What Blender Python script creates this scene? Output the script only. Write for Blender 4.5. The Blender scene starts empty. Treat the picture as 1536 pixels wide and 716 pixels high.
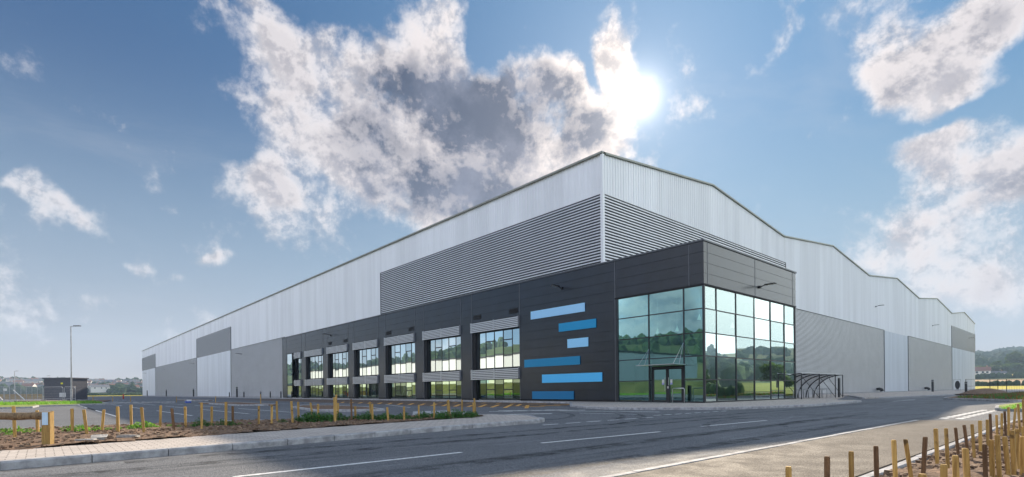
import bpy, bmesh, math, random
from mathutils import Vector, Matrix, noise as mnoise
rnd = random.Random(7)
SC = bpy.context.scene
COL = SC.collection
PI = math.pi

# ------------------------------------------------------------------ camera
# World axes: X = depth of the building (away from the entrance front), Y = length of the long front.
PHI = 0.7264; ROLL = 0.009; FPX = 794.6; CY = 585.77
CAM = Vector((-30.907, -16.705, 0.89))
cam_d = bpy.data.cameras.new('camera'); cam = bpy.data.objects.new('camera', cam_d); COL.objects.link(cam)
cam_d.sensor_width = 36; cam_d.lens = 36*FPX/1536; cam_d.shift_y = (CY-358)/1536
cam_d.clip_start = .05; cam_d.clip_end = 9000
cam.matrix_world = Matrix.Translation(CAM) @ Matrix.Rotation(-PHI, 4, 'Z') @ Matrix.Rotation(PI/2, 4, 'X') @ Matrix.Rotation(-ROLL, 4, 'Z')
SC.camera = cam

# ------------------------------------------------------------------ light
SUN_AZ = math.radians(13.8)      # clockwise from the viewing direction
SUN_EL = math.radians(28.1)
h_az = PHI + SUN_AZ              # clockwise from +Y
sun_dir = Vector((math.sin(h_az)*math.cos(SUN_EL), math.cos(h_az)*math.cos(SUN_EL), math.sin(SUN_EL)))
sl = bpy.data.lights.new('sun', 'SUN'); sl.energy = 5.0; sl.angle = math.radians(.6); sl.color = (1, .85, .66)
so = bpy.data.objects.new('sun', sl); COL.objects.link(so)
so.rotation_euler = sun_dir.to_track_quat('Z', 'Y').to_euler()
SC.view_settings.view_transform = 'Standard'; SC.view_settings.look = 'None'
SC.view_settings.exposure = 0.9; SC.view_settings.gamma = 1
SC.render.engine = 'CYCLES'
SC.cycles.volume_bounces = 0
SC.cycles.max_bounces = 8

# ------------------------------------------------------------------ node helper
class NT:
    def __init__(s, tree): s.t = tree; s.n = tree.nodes; s.l = tree.links
    def new(s, typ, **kw):
        n = s.n.new(typ)
        for k, v in kw.items(): setattr(n, k, v)
        return n
    def put(s, sock, v):
        if isinstance(v, bpy.types.NodeSocket): s.l.new(v, sock)
        else: sock.default_value = v
    def m(s, op, a, b=0.0, c=0.0):
        n = s.new('ShaderNodeMath', operation=op); s.put(n.inputs[0], a); s.put(n.inputs[1], b); s.put(n.inputs[2], c); return n.outputs[0]
    def v(s, op, a, b=None):
        n = s.new('ShaderNodeVectorMath', operation=op); s.put(n.inputs[0], a)
        if b is not None: s.put(n.inputs[1], b)
        return n
    def mix(s, f, a, b, bt='MIX'):
        n = s.new('ShaderNodeMix', data_type='RGBA', blend_type=bt); s.put(n.inputs[0], f); s.put(n.inputs[6], a); s.put(n.inputs[7], b); return n.outputs[2]
    def noise(s, vec, scale, detail=4, rough=.55, dist=0.0):
        n = s.new('ShaderNodeTexNoise'); s.put(n.inputs['Vector'], vec)
        n.inputs['Scale'].default_value = scale; n.inputs['Detail'].default_value = detail; n.inputs['Roughness'].default_value = rough; n.inputs['Distortion'].default_value = dist
        return n.outputs['Fac']
    def ramp(s, f, lo, hi, a=0.0, b=1.0, smooth=True):
        n = s.new('ShaderNodeMapRange'); n.interpolation_type = 'SMOOTHSTEP' if smooth else 'LINEAR'
        s.put(n.inputs[0], f); s.put(n.inputs[1], lo); s.put(n.inputs[2], hi); s.put(n.inputs[3], a); s.put(n.inputs[4], b); return n.outputs[0]

# ------------------------------------------------------------------ sky
def pix_dir(px, py):             # pixel of the photo -> azimuth / elevation seen from the camera
    u2, v2 = px-768, py-CY; c, s = math.cos(ROLL), math.sin(ROLL)
    u = c*u2-s*v2; v = s*u2+c*v2
    return math.atan2(u, FPX), math.atan2(-v, math.hypot(u, FPX))
def build_world():
    w = bpy.data.worlds.new('World'); SC.world = w; w.use_nodes = True
    T = NT(w.node_tree); T.n.clear()
    sky = T.new('ShaderNodeTexSky', sky_type='NISHITA', sun_disc=False, sun_elevation=SUN_EL, sun_rotation=h_az,
                air_density=1.15, dust_density=.8, ozone_density=2.2)
    tc = T.new('ShaderNodeTexCoord')
    d = T.v('NORMALIZE', tc.outputs['Generated']).outputs[0]
    rot = T.new('ShaderNodeVectorRotate', rotation_type='Z_AXIS'); T.put(rot.inputs['Vector'], d); rot.inputs['Angle'].default_value = PHI
    q = rot.outputs[0]
    sp = T.new('ShaderNodeSeparateXYZ'); T.put(sp.inputs[0], q)
    az = T.m('ARCTAN2', sp.outputs[0], sp.outputs[1]); el = T.m('ARCSINE', sp.outputs[2])
    # domain warp so that cloud outlines billow
    def warp(scale, amp, seed):
        off = T.v('ADD', q, (seed, seed*.7, -seed)).outputs[0]
        n = T.new('ShaderNodeTexNoise'); T.put(n.inputs['Vector'], off); n.inputs['Scale'].default_value = scale; n.inputs['Detail'].default_value = 3
        s3 = T.new('ShaderNodeSeparateXYZ'); T.put(s3.inputs[0], n.outputs['Color'])
        return T.m('MULTIPLY', T.m('SUBTRACT', s3.outputs[0], .5), amp), T.m('MULTIPLY', T.m('SUBTRACT', s3.outputs[1], .5), amp)
    wa, we = warp(5.0, .16, 3.1)
    az2 = T.m('ADD', az, wa); el2 = T.m('ADD', el, we)
    def blobs(lst, A, E):
        tot = None
        for b in lst:
            px, py, rx, ry, wt = b[:5]; tilt = b[5] if len(b) > 5 else 0
            a0, e0 = pix_dir(px, py)
            a1, _ = pix_dir(px+rx, py); _, e1 = pix_dir(px, py-ry)
            ra = abs(a1-a0); re = abs(e1-e0)
            da = T.m('SUBTRACT', A, a0); de = T.m('SUBTRACT', E, e0)
            if tilt:
                ct, st = math.cos(tilt), math.sin(tilt)
                da, de = T.m('ADD', T.m('MULTIPLY', da, ct), T.m('MULTIPLY', de, st)), T.m('SUBTRACT', T.m('MULTIPLY', de, ct), T.m('MULTIPLY', da, st))
            x = T.m('DIVIDE', da, ra); y = T.m('DIVIDE', de, re)
            g = T.m('MULTIPLY', T.m('EXPONENT', T.m('MULTIPLY', T.m('ADD', T.m('MULTIPLY', x, x), T.m('MULTIPLY', y, y)), -1.0)), wt)
            tot = g if tot is None else T.m('ADD', tot, g)
        return tot
    mask = blobs([(560, 130, 125, 100, .85), (700, 190, 110, 120, .95), (825, 120, 70, 75, .9), (880, 205, 55, 55, .8), (470, 190, 90, 80, .7), (360, 265, 75, 40, .65),
                  (645, 40, 55, 55, .75), (925, 70, 38, 85, .95), (900, 190, 40, 60, .5), (800, 260, 90, 60, .9), (700, 330, 110, 36, .6), (600, 240, 90, 60, .5), (430, 60, 40, 50, .5), (640, 285, 110, 40, .5), (430, 310, 60, 35, .4), (745, 45, 38, 52, -1.1), (525, 10, 75, 32, -.75), (230, 125, 70, 70, -1.0), (1215, 170, 60, 60, -.6), (1420, 178, 130, 13, -.7), (120, 380, 60, 30, -.5), (880, 100, 12, 40, -.9),
                  (1390, 90, 110, 85, .95), (1330, 120, 50, 50, .4), (1500, 10, 90, 60, .9), (1400, 215, 66, 34, .72), (1450, 280, 110, 55, .75), (1400, 350, 110, 42, .6), (1530, 230, 60, 60, .6), (1500, 415, 90, 40, .6), (1340, 385, 70, 24, .35), (1510, 165, 70, 18, -.7),
                  (75, 305, 80, 16, .62, -.35), (215, 385, 46, 15, .55), (342, 403, 26, 12, .5), (290, 418, 26, 10, .42), (600, 325, 34, 16, .42), (30, 275, 30, 12, .35)], az2, el2)
    # the rest of the sky (behind and beside the camera): scattered cumulus
    back = T.ramp(T.m('ABSOLUTE', az), 1.05, 1.5)
    q2 = T.v('MULTIPLY', q, (1, 1, 1.5)).outputs[0]
    big = T.noise(T.v('ADD', q2, (7.3, 2.1, 4.4)).outputs[0], 2.4, 2)
    calm = T.ramp(T.m('ABSOLUTE', T.m('SUBTRACT', az, 1.55)), .52, .74)
    mask = T.m('ADD', mask, T.m('MULTIPLY', T.m('MULTIPLY', back, calm), T.ramp(big, .42, .68, 0.0, .8)))
    mask = T.m('SUBTRACT', mask, T.m('MULTIPLY', T.m('SUBTRACT', 1.0, calm), .9))
    lp = T.v('ADD', q, (wa_vec := (1.7, 5.2, .3))).outputs[0]
    fb = T.noise(lp, 7.5, 12, .63, .08)
    sv = tuple(.020*c for c in (math.sin(SUN_AZ)*math.cos(SUN_EL), math.cos(SUN_AZ)*math.cos(SUN_EL)*.2, math.sin(SUN_EL)))
    fb2 = T.noise(T.v('ADD', lp, sv).outputs[0], 7.5, 9, .61, .08)
    dens = T.m('ADD', T.m('MULTIPLY', T.m('SUBTRACT', fb, .5), 4.2), T.m('MULTIPLY', mask, 1.25))
    cov = T.ramp(dens, .16, 1.08)
    thick = T.ramp(dens, .55, 1.30)
    # broad darker bases
    dark = blobs([(605, 110, 60, 60, .8), (690, 200, 120, 85, 1.2), (560, 170, 110, 60, .45), (850, 190, 66, 55, 1.2), (800, 120, 60, 55, .8), (690, 300, 130, 50, 1.0), (1475, 30, 55, 36, .6), (1490, 290, 60, 30, .2), (1500, 430, 70, 20, .25)], az2, el2)
    relief = T.ramp(T.m('SUBTRACT', fb, fb2), -.055, .065)
    sd = T.v('DOT_PRODUCT', d, tuple(sun_dir)).outputs[1]
    ang = T.m('ARCCOSINE', T.m('MINIMUM', sd, .99999))
    near = T.m('EXPONENT', T.m('MULTIPLY', ang, -4.2))
    lo1 = T.noise(lp, 3.4, 3, .5, .3); lo2 = T.noise(T.v('ADD', lp, tuple(3.4*c for c in sv)).outputs[0], 3.4, 3, .5, .3)
    relief2 = T.ramp(T.m('SUBTRACT', lo1, lo2), -.11, .11)
    fine = T.noise(T.v('ADD', q, (9.1, .4, 2.2)).outputs[0], 8.0, 12, .64, .1)
    core = T.ramp(T.m('ADD', T.m('ADD', dens, T.m('MULTIPLY', dark, .65)), T.m('MULTIPLY', T.m('SUBTRACT', fine, .5), 3.6)), .75, 2.3)
    dk = T.m('MULTIPLY', core, T.m('MINIMUM', T.m('ADD', T.m('MULTIPLY', dark, 1.0), .12), 1.0))
    shade = T.m('MINIMUM', T.m('MAXIMUM', T.m('ADD', T.m('ADD', T.m('MULTIPLY', dk, .92), T.m('MULTIPLY', T.m('SUBTRACT', .72, relief), .62)), T.m('MULTIPLY', T.m('SUBTRACT', .5, relief2), .40)), 0.0), 1.0)
    puff = T.noise(T.v('ADD', q, (2.9, 7.4, 1.2)).outputs[0], 10.0, 12, .62, .05)
    mott = T.m('ADD', T.m('MULTIPLY', T.ramp(puff, .40, .68), .72), T.ramp(el, .50, .26, 0.0, .45))
    dcol = T.mix(mott, (.10, .21, .52, 1), (.85, 1.02, 1.5, 1))
    ccol = T.mix(shade, T.mix(thick, (4.4, 4.2, 4.25, 1), (3.3, 3.12, 3.25, 1)), dcol)
    ccol = T.mix(T.m('MULTIPLY', near, .8), ccol, T.mix(shade, (6.0, 5.0, 4.3, 1), T.mix(mott, (.40, .52, .92, 1), (1.7, 1.6, 1.9, 1))))
    # clear sky: the Nishita model, its blue deepened high on the left and paled towards the horizon
    nis = T.mix(1.0, sky.outputs[0], (.22, .42, .66, 1), 'MULTIPLY')
    azf = T.ramp(az, -.80, .55)
    top = T.mix(azf, (.0, .38, 1.15, 1), (.24, 1.12, 2.30, 1))
    low = T.mix(azf, (.55, 1.25, 2.0, 1), (.85, 1.85, 2.65, 1))
    grad = T.mix(T.ramp(el, .16, .52), low, top)
    grad = T.mix(T.m('EXPONENT', T.m('MULTIPLY', T.m('MAXIMUM', el, 0.0), -6.0)), grad, (3.2, 2.85, 2.8, 1))
    front = T.ramp(T.m('ABSOLUTE', az), 1.0, 1.6, 1.0, 0.0)
    base = T.mix(T.m('MULTIPLY', front, .96), nis, grad)
    # thin high veil all over
    veil = T.noise(T.v('MULTIPLY', q, (1, 1, 2.2)).outputs[0], 3.2, 7, .6, .8)
    base = T.mix(T.ramp(veil, .50, .80, 0, .14), base, (3.2, 3.2, 3.4, 1))
    # bright white sky zones added out of view to light the facade and glass
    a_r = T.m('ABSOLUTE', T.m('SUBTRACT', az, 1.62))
    fill_sky_r = T.m('MULTIPLY', T.ramp(a_r, .45, .78, 1.0, 0.0), T.ramp(el, .45, 1.4, 1.0, 0.0))
    base = T.mix(T.m('MULTIPLY', fill_sky_r, .9), base, (9.2, 9.9, 9.8, 1))
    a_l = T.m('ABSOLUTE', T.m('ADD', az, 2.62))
    fill_sky_l = T.m('MULTIPLY', T.ramp(a_l, .5, 1.15, 1.0, 0.0), T.ramp(el, .6, 1.5, 1.0, 0.0))
    base = T.mix(T.m('MULTIPLY', fill_sky_l, .75), base, (11.0, 11.6, 12.4, 1))
    # aureole round the sun
    g1 = T.m('MULTIPLY', T.m('EXPONENT', T.m('MULTIPLY', ang, -5.0)), 1.7)
    g2 = T.m('MULTIPLY', T.m('EXPONENT', T.m('MULTIPLY', ang, -60.0)), 16.0)
    glow = T.m('ADD', g1, g2)
    gc = T.new('ShaderNodeVectorMath', operation='SCALE'); gc.inputs[0].default_value = (1, .93, .84); T.put(gc.inputs[3], glow)
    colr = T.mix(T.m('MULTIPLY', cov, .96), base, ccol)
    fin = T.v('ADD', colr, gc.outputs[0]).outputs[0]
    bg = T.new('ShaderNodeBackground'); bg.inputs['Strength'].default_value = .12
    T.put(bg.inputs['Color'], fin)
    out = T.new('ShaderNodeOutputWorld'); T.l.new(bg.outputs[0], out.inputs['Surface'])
build_world()

# ------------------------------------------------------------------ materials
MATS = {}
def pmat(name, col, rough=.7, metal=0.0, var=0.0, vscale=3.0, spec=.5, bump=0.0, bscale=40.0, col2=None, emis=None, stretch=(1, 1, 1)):
    m = bpy.data.materials.new(name); m.use_nodes = True; T = NT(m.node_tree)
    b = T.n['Principled BSDF']
    b.inputs['Roughness'].default_value = rough; b.inputs['Metallic'].default_value = metal
    b.inputs['Specular IOR Level'].default_value = spec
    c = tuple(col)+(1,)
    tc = T.new('ShaderNodeTexCoord').outputs['Object']
    if stretch != (1, 1, 1): tc = T.v('MULTIPLY', tc, stretch).outputs[0]
    if var or col2:
        n = T.noise(tc, vscale, 6, .6)
        f = T.ramp(n, .32, .68)
        if col2: cc = T.mix(f, c, tuple(col2)+(1,))
        else: cc = T.mix(f, tuple(x*(1-var) for x in col)+(1,), tuple(min(x*(1+var), 1) for x in col)+(1,))
        T.put(b.inputs['Base Color'], cc)
    else: b.inputs['Base Color'].default_value = c
    if bump:
        n2 = T.noise(tc, bscale, 4, .6)
        bn = T.new('ShaderNodeBump'); bn.inputs['Strength'].default_value = bump; bn.inputs['Distance'].default_value = .02
        T.put(bn.inputs['Height'], n2); T.put(b.inputs['Normal'], bn.outputs[0])
    if emis: b.inputs['Emission Color'].default_value = tuple(emis[:3])+(1,); b.inputs['Emission Strength'].default_value = emis[3]
    MATS[name] = m; return m

def asphalt_mat(name, c1, c2, marks=True):
    m = bpy.data.materials.new(name); m.use_nodes = True; T = NT(m.node_tree); b = T.n['Principled BSDF']
    tc = T.new('ShaderNodeTexCoord').outputs['Object']
    fine = T.noise(tc, 55, 3, .7); mid = T.noise(tc, 2.2, 5, .6); big = T.noise(tc, .22, 4, .55, .6)
    f = T.m('ADD', T.m('MULTIPLY', T.ramp(fine, .34, .66), .75), T.m('ADD', T.m('MULTIPLY', mid, .35), T.m('MULTIPLY', big, .45)))
    col = T.mix(T.ramp(f, .35, 1.15), c1+(1,), c2+(1,))
    if marks:   # long tyre polished streaks following the road
        st = T.noise(T.v('MULTIPLY', tc, (.05, 1.3, 1)).outputs[0], 1.6, 4, .6, 1.2)
        col = T.mix(T.ramp(st, .53, .66, 0, .42), col, tuple(x*.55 for x in c1)+(1,))
        st2 = T.noise(T.v('MULTIPLY', tc, (.09, .7, 1)).outputs[0], 2.1, 5, .65, 2.5)
        col = T.mix(T.ramp(st2, .56, .72, 0, .4), col, tuple(min(1, x*1.5) for x in c2)+(1,))
    T.put(b.inputs['Base Color'], col)
    T.put(b.inputs['Roughness'], T.ramp(mid, .3, .7, .72, .9)); b.inputs['Specular IOR Level'].default_value = .35
    bn = T.new('ShaderNodeBump'); bn.inputs['Strength'].default_value = .7; bn.inputs['Distance'].default_value = .012
    v = T.new('ShaderNodeTexVoronoi'); T.put(v.inputs['Vector'], tc); v.inputs['Scale'].default_value = 60
    T.put(bn.inputs['Height'], v.outputs['Distance']); T.put(b.inputs['Normal'], bn.outputs[0])
    return m
def paving_mat(name, c1, c2, mortar):
    m = bpy.data.materials.new(name); m.use_nodes = True; T = NT(m.node_tree); b = T.n['Principled BSDF']
    tc = T.new('ShaderNodeTexCoord').outputs['Object']
    br = T.new('ShaderNodeTexBrick'); T.put(br.inputs['Vector'], tc)
    br.inputs['Scale'].default_value = 1; br.inputs['Brick Width'].default_value = .21; br.inputs['Row Height'].default_value = .14
    br.inputs['Mortar Size'].default_value = .0075; br.inputs['Color1'].default_value = c1+(1,); br.inputs['Color2'].default_value = c2+(1,); br.inputs['Mortar'].default_value = mortar+(1,)
    n = T.noise(tc, 1.1, 5, .6); n2 = T.noise(tc, 45, 3, .6)
    col = T.mix(T.ramp(n, .3, .7, 0, .35), br.outputs['Color'], tuple(x*.6 for x in c1)+(1,))
    col = T.mix(T.ramp(n2, .45, .8, 0, .3), col, tuple(min(1, x*1.3) for x in c2)+(1,))
    T.put(b.inputs['Base Color'], col); b.inputs['Roughness'].default_value = .85
    bn = T.new('ShaderNodeBump'); bn.inputs['Strength'].default_value = .5; bn.inputs['Distance'].default_value = .01
    T.put(bn.inputs['Height'], br.outputs['Fac']); bn.invert = True; T.put(b.inputs['Normal'], bn.outputs[0])
    return m
def paint_mat(name, c, worn):
    m = bpy.data.materials.new(name); m.use_nodes = True; T = NT(m.node_tree); b = T.n['Principled BSDF']
    tc = T.new('ShaderNodeTexCoord').outputs['Object']
    n = T.noise(tc, 14, 6, .7)
    T.put(b.inputs['Base Color'], T.mix(T.ramp(n, .42, .72, 0, .8), c+(1,), worn+(1,))); b.inputs['Roughness'].default_value = .75
    return m
def glass_mat(name, tint, refl, rcol):
    m = bpy.data.materials.new(name); m.use_nodes = True; T = NT(m.node_tree); T.n.clear()
    out = T.new('ShaderNodeOutputMaterial')
    g = T.new('ShaderNodeBsdfGlossy'); g.inputs['Roughness'].default_value = .0; g.inputs['Color'].default_value = rcol+(1,)
    t = T.new('ShaderNodeBsdfTransparent'); t.inputs['Color'].default_value = tint+(1,)
    fr = T.new('ShaderNodeFresnel'); fr.inputs['IOR'].default_value = 1.6
    f = T.m('MINIMUM', T.m('ADD', T.m('MULTIPLY', fr.outputs[0], 1.3), refl), .97)
    tc = T.new('ShaderNodeTexCoord').outputs['Object']
    bn = T.new('ShaderNodeBump'); bn.inputs['Strength'].default_value = .035; bn.inputs['Distance'].default_value = .02
    T.put(bn.inputs['Height'], T.noise(tc, .9, 2, .5)); T.put(g.inputs['Normal'], bn.outputs[0])
    mx = T.new('ShaderNodeMixShader'); T.put(mx.inputs[0], f); T.l.new(t.outputs[0], mx.inputs[1]); T.l.new(g.outputs[0], mx.inputs[2])
    T.l.new(mx.outputs[0], out.inputs[0]); return m

M_ASPH = asphalt_mat('asphalt', (.056, .060, .068), (.190, .196, .210))
M_ASPH2 = asphalt_mat('path_tarmac', (.045, .038, .032), (.135, .115, .098), False)
M_BROWN = asphalt_mat('brown_bay_surface', (.075, .050, .036), (.17, .12, .085), False)
M_PAVE = paving_mat('block_paving', (.42, .37, .335), (.52, .465, .425), (.11, .095, .08))
M_KERB = pmat('kerb_concrete', (.33, .33, .345), .85, var=.3, vscale=5, bump=.3, bscale=60)
M_WPAINT = paint_mat('white_paint', (.72, .72, .72), (.25, .25, .26))
M_YPAINT = paint_mat('yellow_paint', (.80, .42, .08), (.16, .10, .05))
M_WHITE = pmat('silver_cladding', (.83, .84, .88), .42, .12, var=.07, vscale=.5, spec=.5, stretch=(1, 1, .06))
M_WHITE2 = pmat('pale_grey_cladding', (.66, .69, .75), .38, .45, var=.08, vscale=.4, spec=.5, stretch=(1, 1, .08))
M_LOUV = pmat('horizontal_profile_cladding', (.68, .69, .73), .40, .3, var=.05, vscale=.4)
M_LOUV_SHADE = pmat('profile_recess_shade', (.045, .048, .056), .6)  # dark recess backing; its tone also stands in for shade under the ribs
M_TRIM = pmat('roof_trim', (.30, .31, .28), .5, .3, var=.1, vscale=2)
M_DTRIM = pmat('dark_trim', (.03, .032, .04), .45, .2)
M_BLACK = pmat('anthracite_cladding', (.005, .008, .017), .5, .0, var=.3, vscale=.7, spec=.25)
for k_, v_ in (('Coat Weight', 1.0), ('Coat Roughness', .24), ('Coat IOR', 1.48)): M_BLACK.node_tree.nodes['Principled BSDF'].inputs[k_].default_value = v_
M_BLACKB = pmat('cladding_joint', (.008, .008, .01), .8)
M_JOINT = pmat('joint_cover_strip', (.10, .105, .12), .4, .5)
M_FRAME = pmat('window_frame', (.035, .037, .043), .4, .4)
M_FIN = pmat('silver_fin', (.62, .63, .66), .35, .6)
M_GLASSL = glass_mat('teal_glass', (.16, .36, .35), .36, (.56, .95, .95))
M_GLASSR = glass_mat('pale_teal_glass', (.35, .55, .52), .42, (.86, 1.0, .96))
M_GLASSB = glass_mat('bay_glass', (.22, .34, .32), .62, (.90, 1.0, 1.0))
M_GLASSD = glass_mat('olive_glass', (.12, .20, .16), .26, (.62, .78, .56))
M_GLASSC = glass_mat('clear_glass', (.80, .88, .88), .06, (1, 1, 1))
M_STEEL = pmat('brushed_steel', (.55, .56, .58), .3, .9)
M_GALV = pmat('galvanised_steel', (.42, .43, .45), .5, .7, var=.15, vscale=3)
M_BPOST = pmat('black_post_paint', (.012, .012, .015), .5)
M_INT = pmat('interior_plaster', (.45, .47, .47), .8)
M_INTD = pmat('interior_dark', (.05, .055, .06), .8)
M_FLOOR = pmat('interior_floor', (.14, .14, .14), .5)
M_DESK = pmat('desk_wood', (.30, .19, .09), .5, var=.2)
M_ROOF = pmat('roof_sheet', (.42, .43, .46), .5, .4)
M_SOIL = pmat('soil', (.085, .045, .024), .95, col2=(.21, .13, .08), vscale=7, bump=1.0, bscale=22)
M_STONE = pmat('broken_concrete', (.36, .34, .32), .9, var=.25, vscale=12, bump=.6, bscale=30)
M_BLUE = [pmat('blue_panel_pale', (.36, .68, 1.0), .35, .1), pmat('blue_panel_mid', (.006, .29, .58), .35, .1), pmat('blue_panel_light', (.32, .68, 1.0), .35, .1),
          pmat('blue_panel_deep', (.004, .23, .46), .35, .1), pmat('blue_panel_bright', (.09, .52, .95), .35, .1), pmat('blue_panel_dark', (.006, .16, .36), .35, .1)]
def wood_mat(name, c1, c2):
    m = bpy.data.materials.new(name); m.use_nodes = True; T = NT(m.node_tree); b = T.n['Principled BSDF']
    tc = T.new('ShaderNodeTexCoord').outputs['Object']
    oi = T.new('ShaderNodeObjectInfo').outputs['Random']
    off = T.v('ADD', tc, None); cmb = T.new('ShaderNodeCombineXYZ'); T.put(cmb.inputs[0], T.m('MULTIPLY', oi, 50)); T.l.new(cmb.outputs[0], off.inputs[1])
    n = T.noise(T.v('MULTIPLY', off.outputs[0], (30, 30, 2.2)).outputs[0], 1, 5, .65, 1.5)
    col = T.mix(T.ramp(n, .3, .7), c1+(1,), c2+(1,))
    k = T.noise(off.outputs[0], 9, 3, .5)
    col = T.mix(T.ramp(k, .63, .72, 0, .75), col, (.05, .025, .012, 1))
    hs = T.new('ShaderNodeHueSaturation'); T.put(hs.inputs['Color'], col); T.put(hs.inputs['Value'], T.ramp(oi, 0, 1, .75, 1.2, False))
    T.put(b.inputs['Base Color'], hs.outputs[0]); b.inputs['Roughness'].default_value = .8
    bn = T.new('ShaderNodeBump'); bn.inputs['Strength'].default_value = .5; bn.inputs['Distance'].default_value = .004; T.put(bn.inputs['Height'], n); T.put(b.inputs['Normal'], bn.outputs[0])
    return m
M_WOOD = wood_mat('treated_timber', (.27, .150, .038), (.56, .36, .11))
M_WOODD = wood_mat('dark_timber', (.09, .045, .02), (.20, .11, .05))
M_LOG = wood_mat('rail_timber', (.12, .075, .035), (.34, .23, .12))
def leaf_mat(name, c1, c2, tr=.25):
    m = bpy.data.materials.new(name); m.use_nodes = True; T = NT(m.node_tree); b = T.n['Principled BSDF']
    g = T.new('ShaderNodeNewGeometry').outputs['Random Per Island']
    tc = T.new('ShaderNodeTexCoord').outputs['Object']; n = T.noise(tc, .6, 2)
    T.put(b.inputs['Base Color'], T.mix(T.m('ADD', T.m('MULTIPLY', g, .6), T.m('MULTIPLY', n, .4)), c1+(1,), c2+(1,)))
    b.inputs['Roughness'].default_value = .6; b.inputs['Specular IOR Level'].default_value = .3
    t = T.new('ShaderNodeBsdfTranslucent'); t.inputs['Color'].default_value = (c2[0]*1.6, c2[1]*1.8, c2[2]*1.0, 1)
    mx = T.new('ShaderNodeMixShader'); mx.inputs[0].default_value = tr; T.l.new(b.outputs[0], mx.inputs[1]); T.l.new(t.outputs[0], mx.inputs[2])
    T.l.new(mx.outputs[0], T.n['Material Output'].inputs[0]); return m
M_LEAF = leaf_mat('tree_leaves', (.022, .045, .016), (.075, .12, .035))
M_LEAFW = leaf_mat('weed_leaves', (.05, .13, .02), (.17, .33, .05), .35)
M_LEAFD = leaf_mat('planting_leaves', (.025, .075, .020), (.07, .17, .04), .3)
M_LEAFR = leaf_mat('red_tinged_leaves', (.05, .06, .02), (.22, .08, .03), .3)
M_GRASS = pmat('grass_turf', (.09, .13, .018), .9, col2=(.26, .29, .04), vscale=9)
M_TRUNK = pmat('bark', (.08, .06, .045), .9)
def ground_mat():
    m = bpy.data.materials.new('open_ground'); m.use_nodes = True; T = NT(m.node_tree); b = T.n['Principled BSDF']
    tc = T.new('ShaderNodeTexCoord').outputs['Object']
    n = T.noise(tc, .012, 6, .6, .5); n2 = T.noise(tc, .15, 5, .6)
    v = T.new('ShaderNodeTexVoronoi'); T.put(v.inputs['Vector'], tc); v.inputs['Scale'].default_value = .006
    sp = T.new('ShaderNodeSeparateColor'); T.put(sp.inputs[0], v.outputs['Color'])
    c = T.mix(T.ramp(sp.outputs[0], .3, .7), (.060, .095, .030, 1), (.15, .15, .05, 1))
    c = T.mix(T.ramp(n, .45, .6), c, (.045, .075, .025, 1))
    c = T.mix(T.ramp(n2, .4, .7, 0, .4), c, (.16, .14, .07, 1))
    T.put(b.inputs['Base Color'], c); b.inputs['Roughness'].default_value = .95; b.inputs['Specular IOR Level'].default_value = .1
    return m
M_GROUND = ground_mat()
M_YFIELD = pmat('yellow_crop', (.42, .36, .055), .95, col2=(.50, .44, .09), vscale=.05, spec=.1)
M_GFIELD = pmat('green_crop', (.13, .16, .035), .95, col2=(.22, .23, .05), vscale=.08, spec=.1)
M_BFIELD = pmat('stubble_crop', (.38, .27, .16), .95, col2=(.46, .34, .21), vscale=.04, spec=.1)
M_HEDGE = pmat('hedge_green', (.020, .040, .022), .95, col2=(.05, .085, .03), vscale=.4, spec=.1)
M_HOUSEW = pmat('house_render', (.82, .76, .72), .8, var=.1); M_HOUSEB = pmat('house_brick', (.36, .20, .14), .85, var=.15)
M_TILE = pmat('roof_tile', (.24, .11, .075), .8, var=.2); M_SLATE = pmat('roof_slate', (.15, .15, .17), .7, var=.2)
M_BANK = pmat('bank_grass', (.05, .062, .018), .95, col2=(.12, .12, .04), vscale=.3)
M_WIN = pmat('far_window', (.03, .035, .04), .2)
M_KIOSK = pmat('kiosk_cladding', (.055, .060, .085), .5, .2, var=.1)
M_YSIGN = pmat('warning_sign_yellow', (.75, .72, .03), .5); M_PLASTIC = pmat('white_plastic', (.72, .72, .72), .5)
M_RED = pmat('red_paint', (.45, .03, .02), .5); M_BLUEP = pmat('blue_plastic', (.04, .09, .45), .4)
M_PURPLE = pmat('notice_violet', (.36, .36, .72), .6); M_LAMP = pmat('lamp_lens', (.75, .75, .7), .3)
M_WHITEB = pmat('far_white_cladding', (.52, .54, .56), .6, var=.03)
M_BLUEM = pmat('white_blue_plate', (.45, .62, .80), .4, .3)

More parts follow.
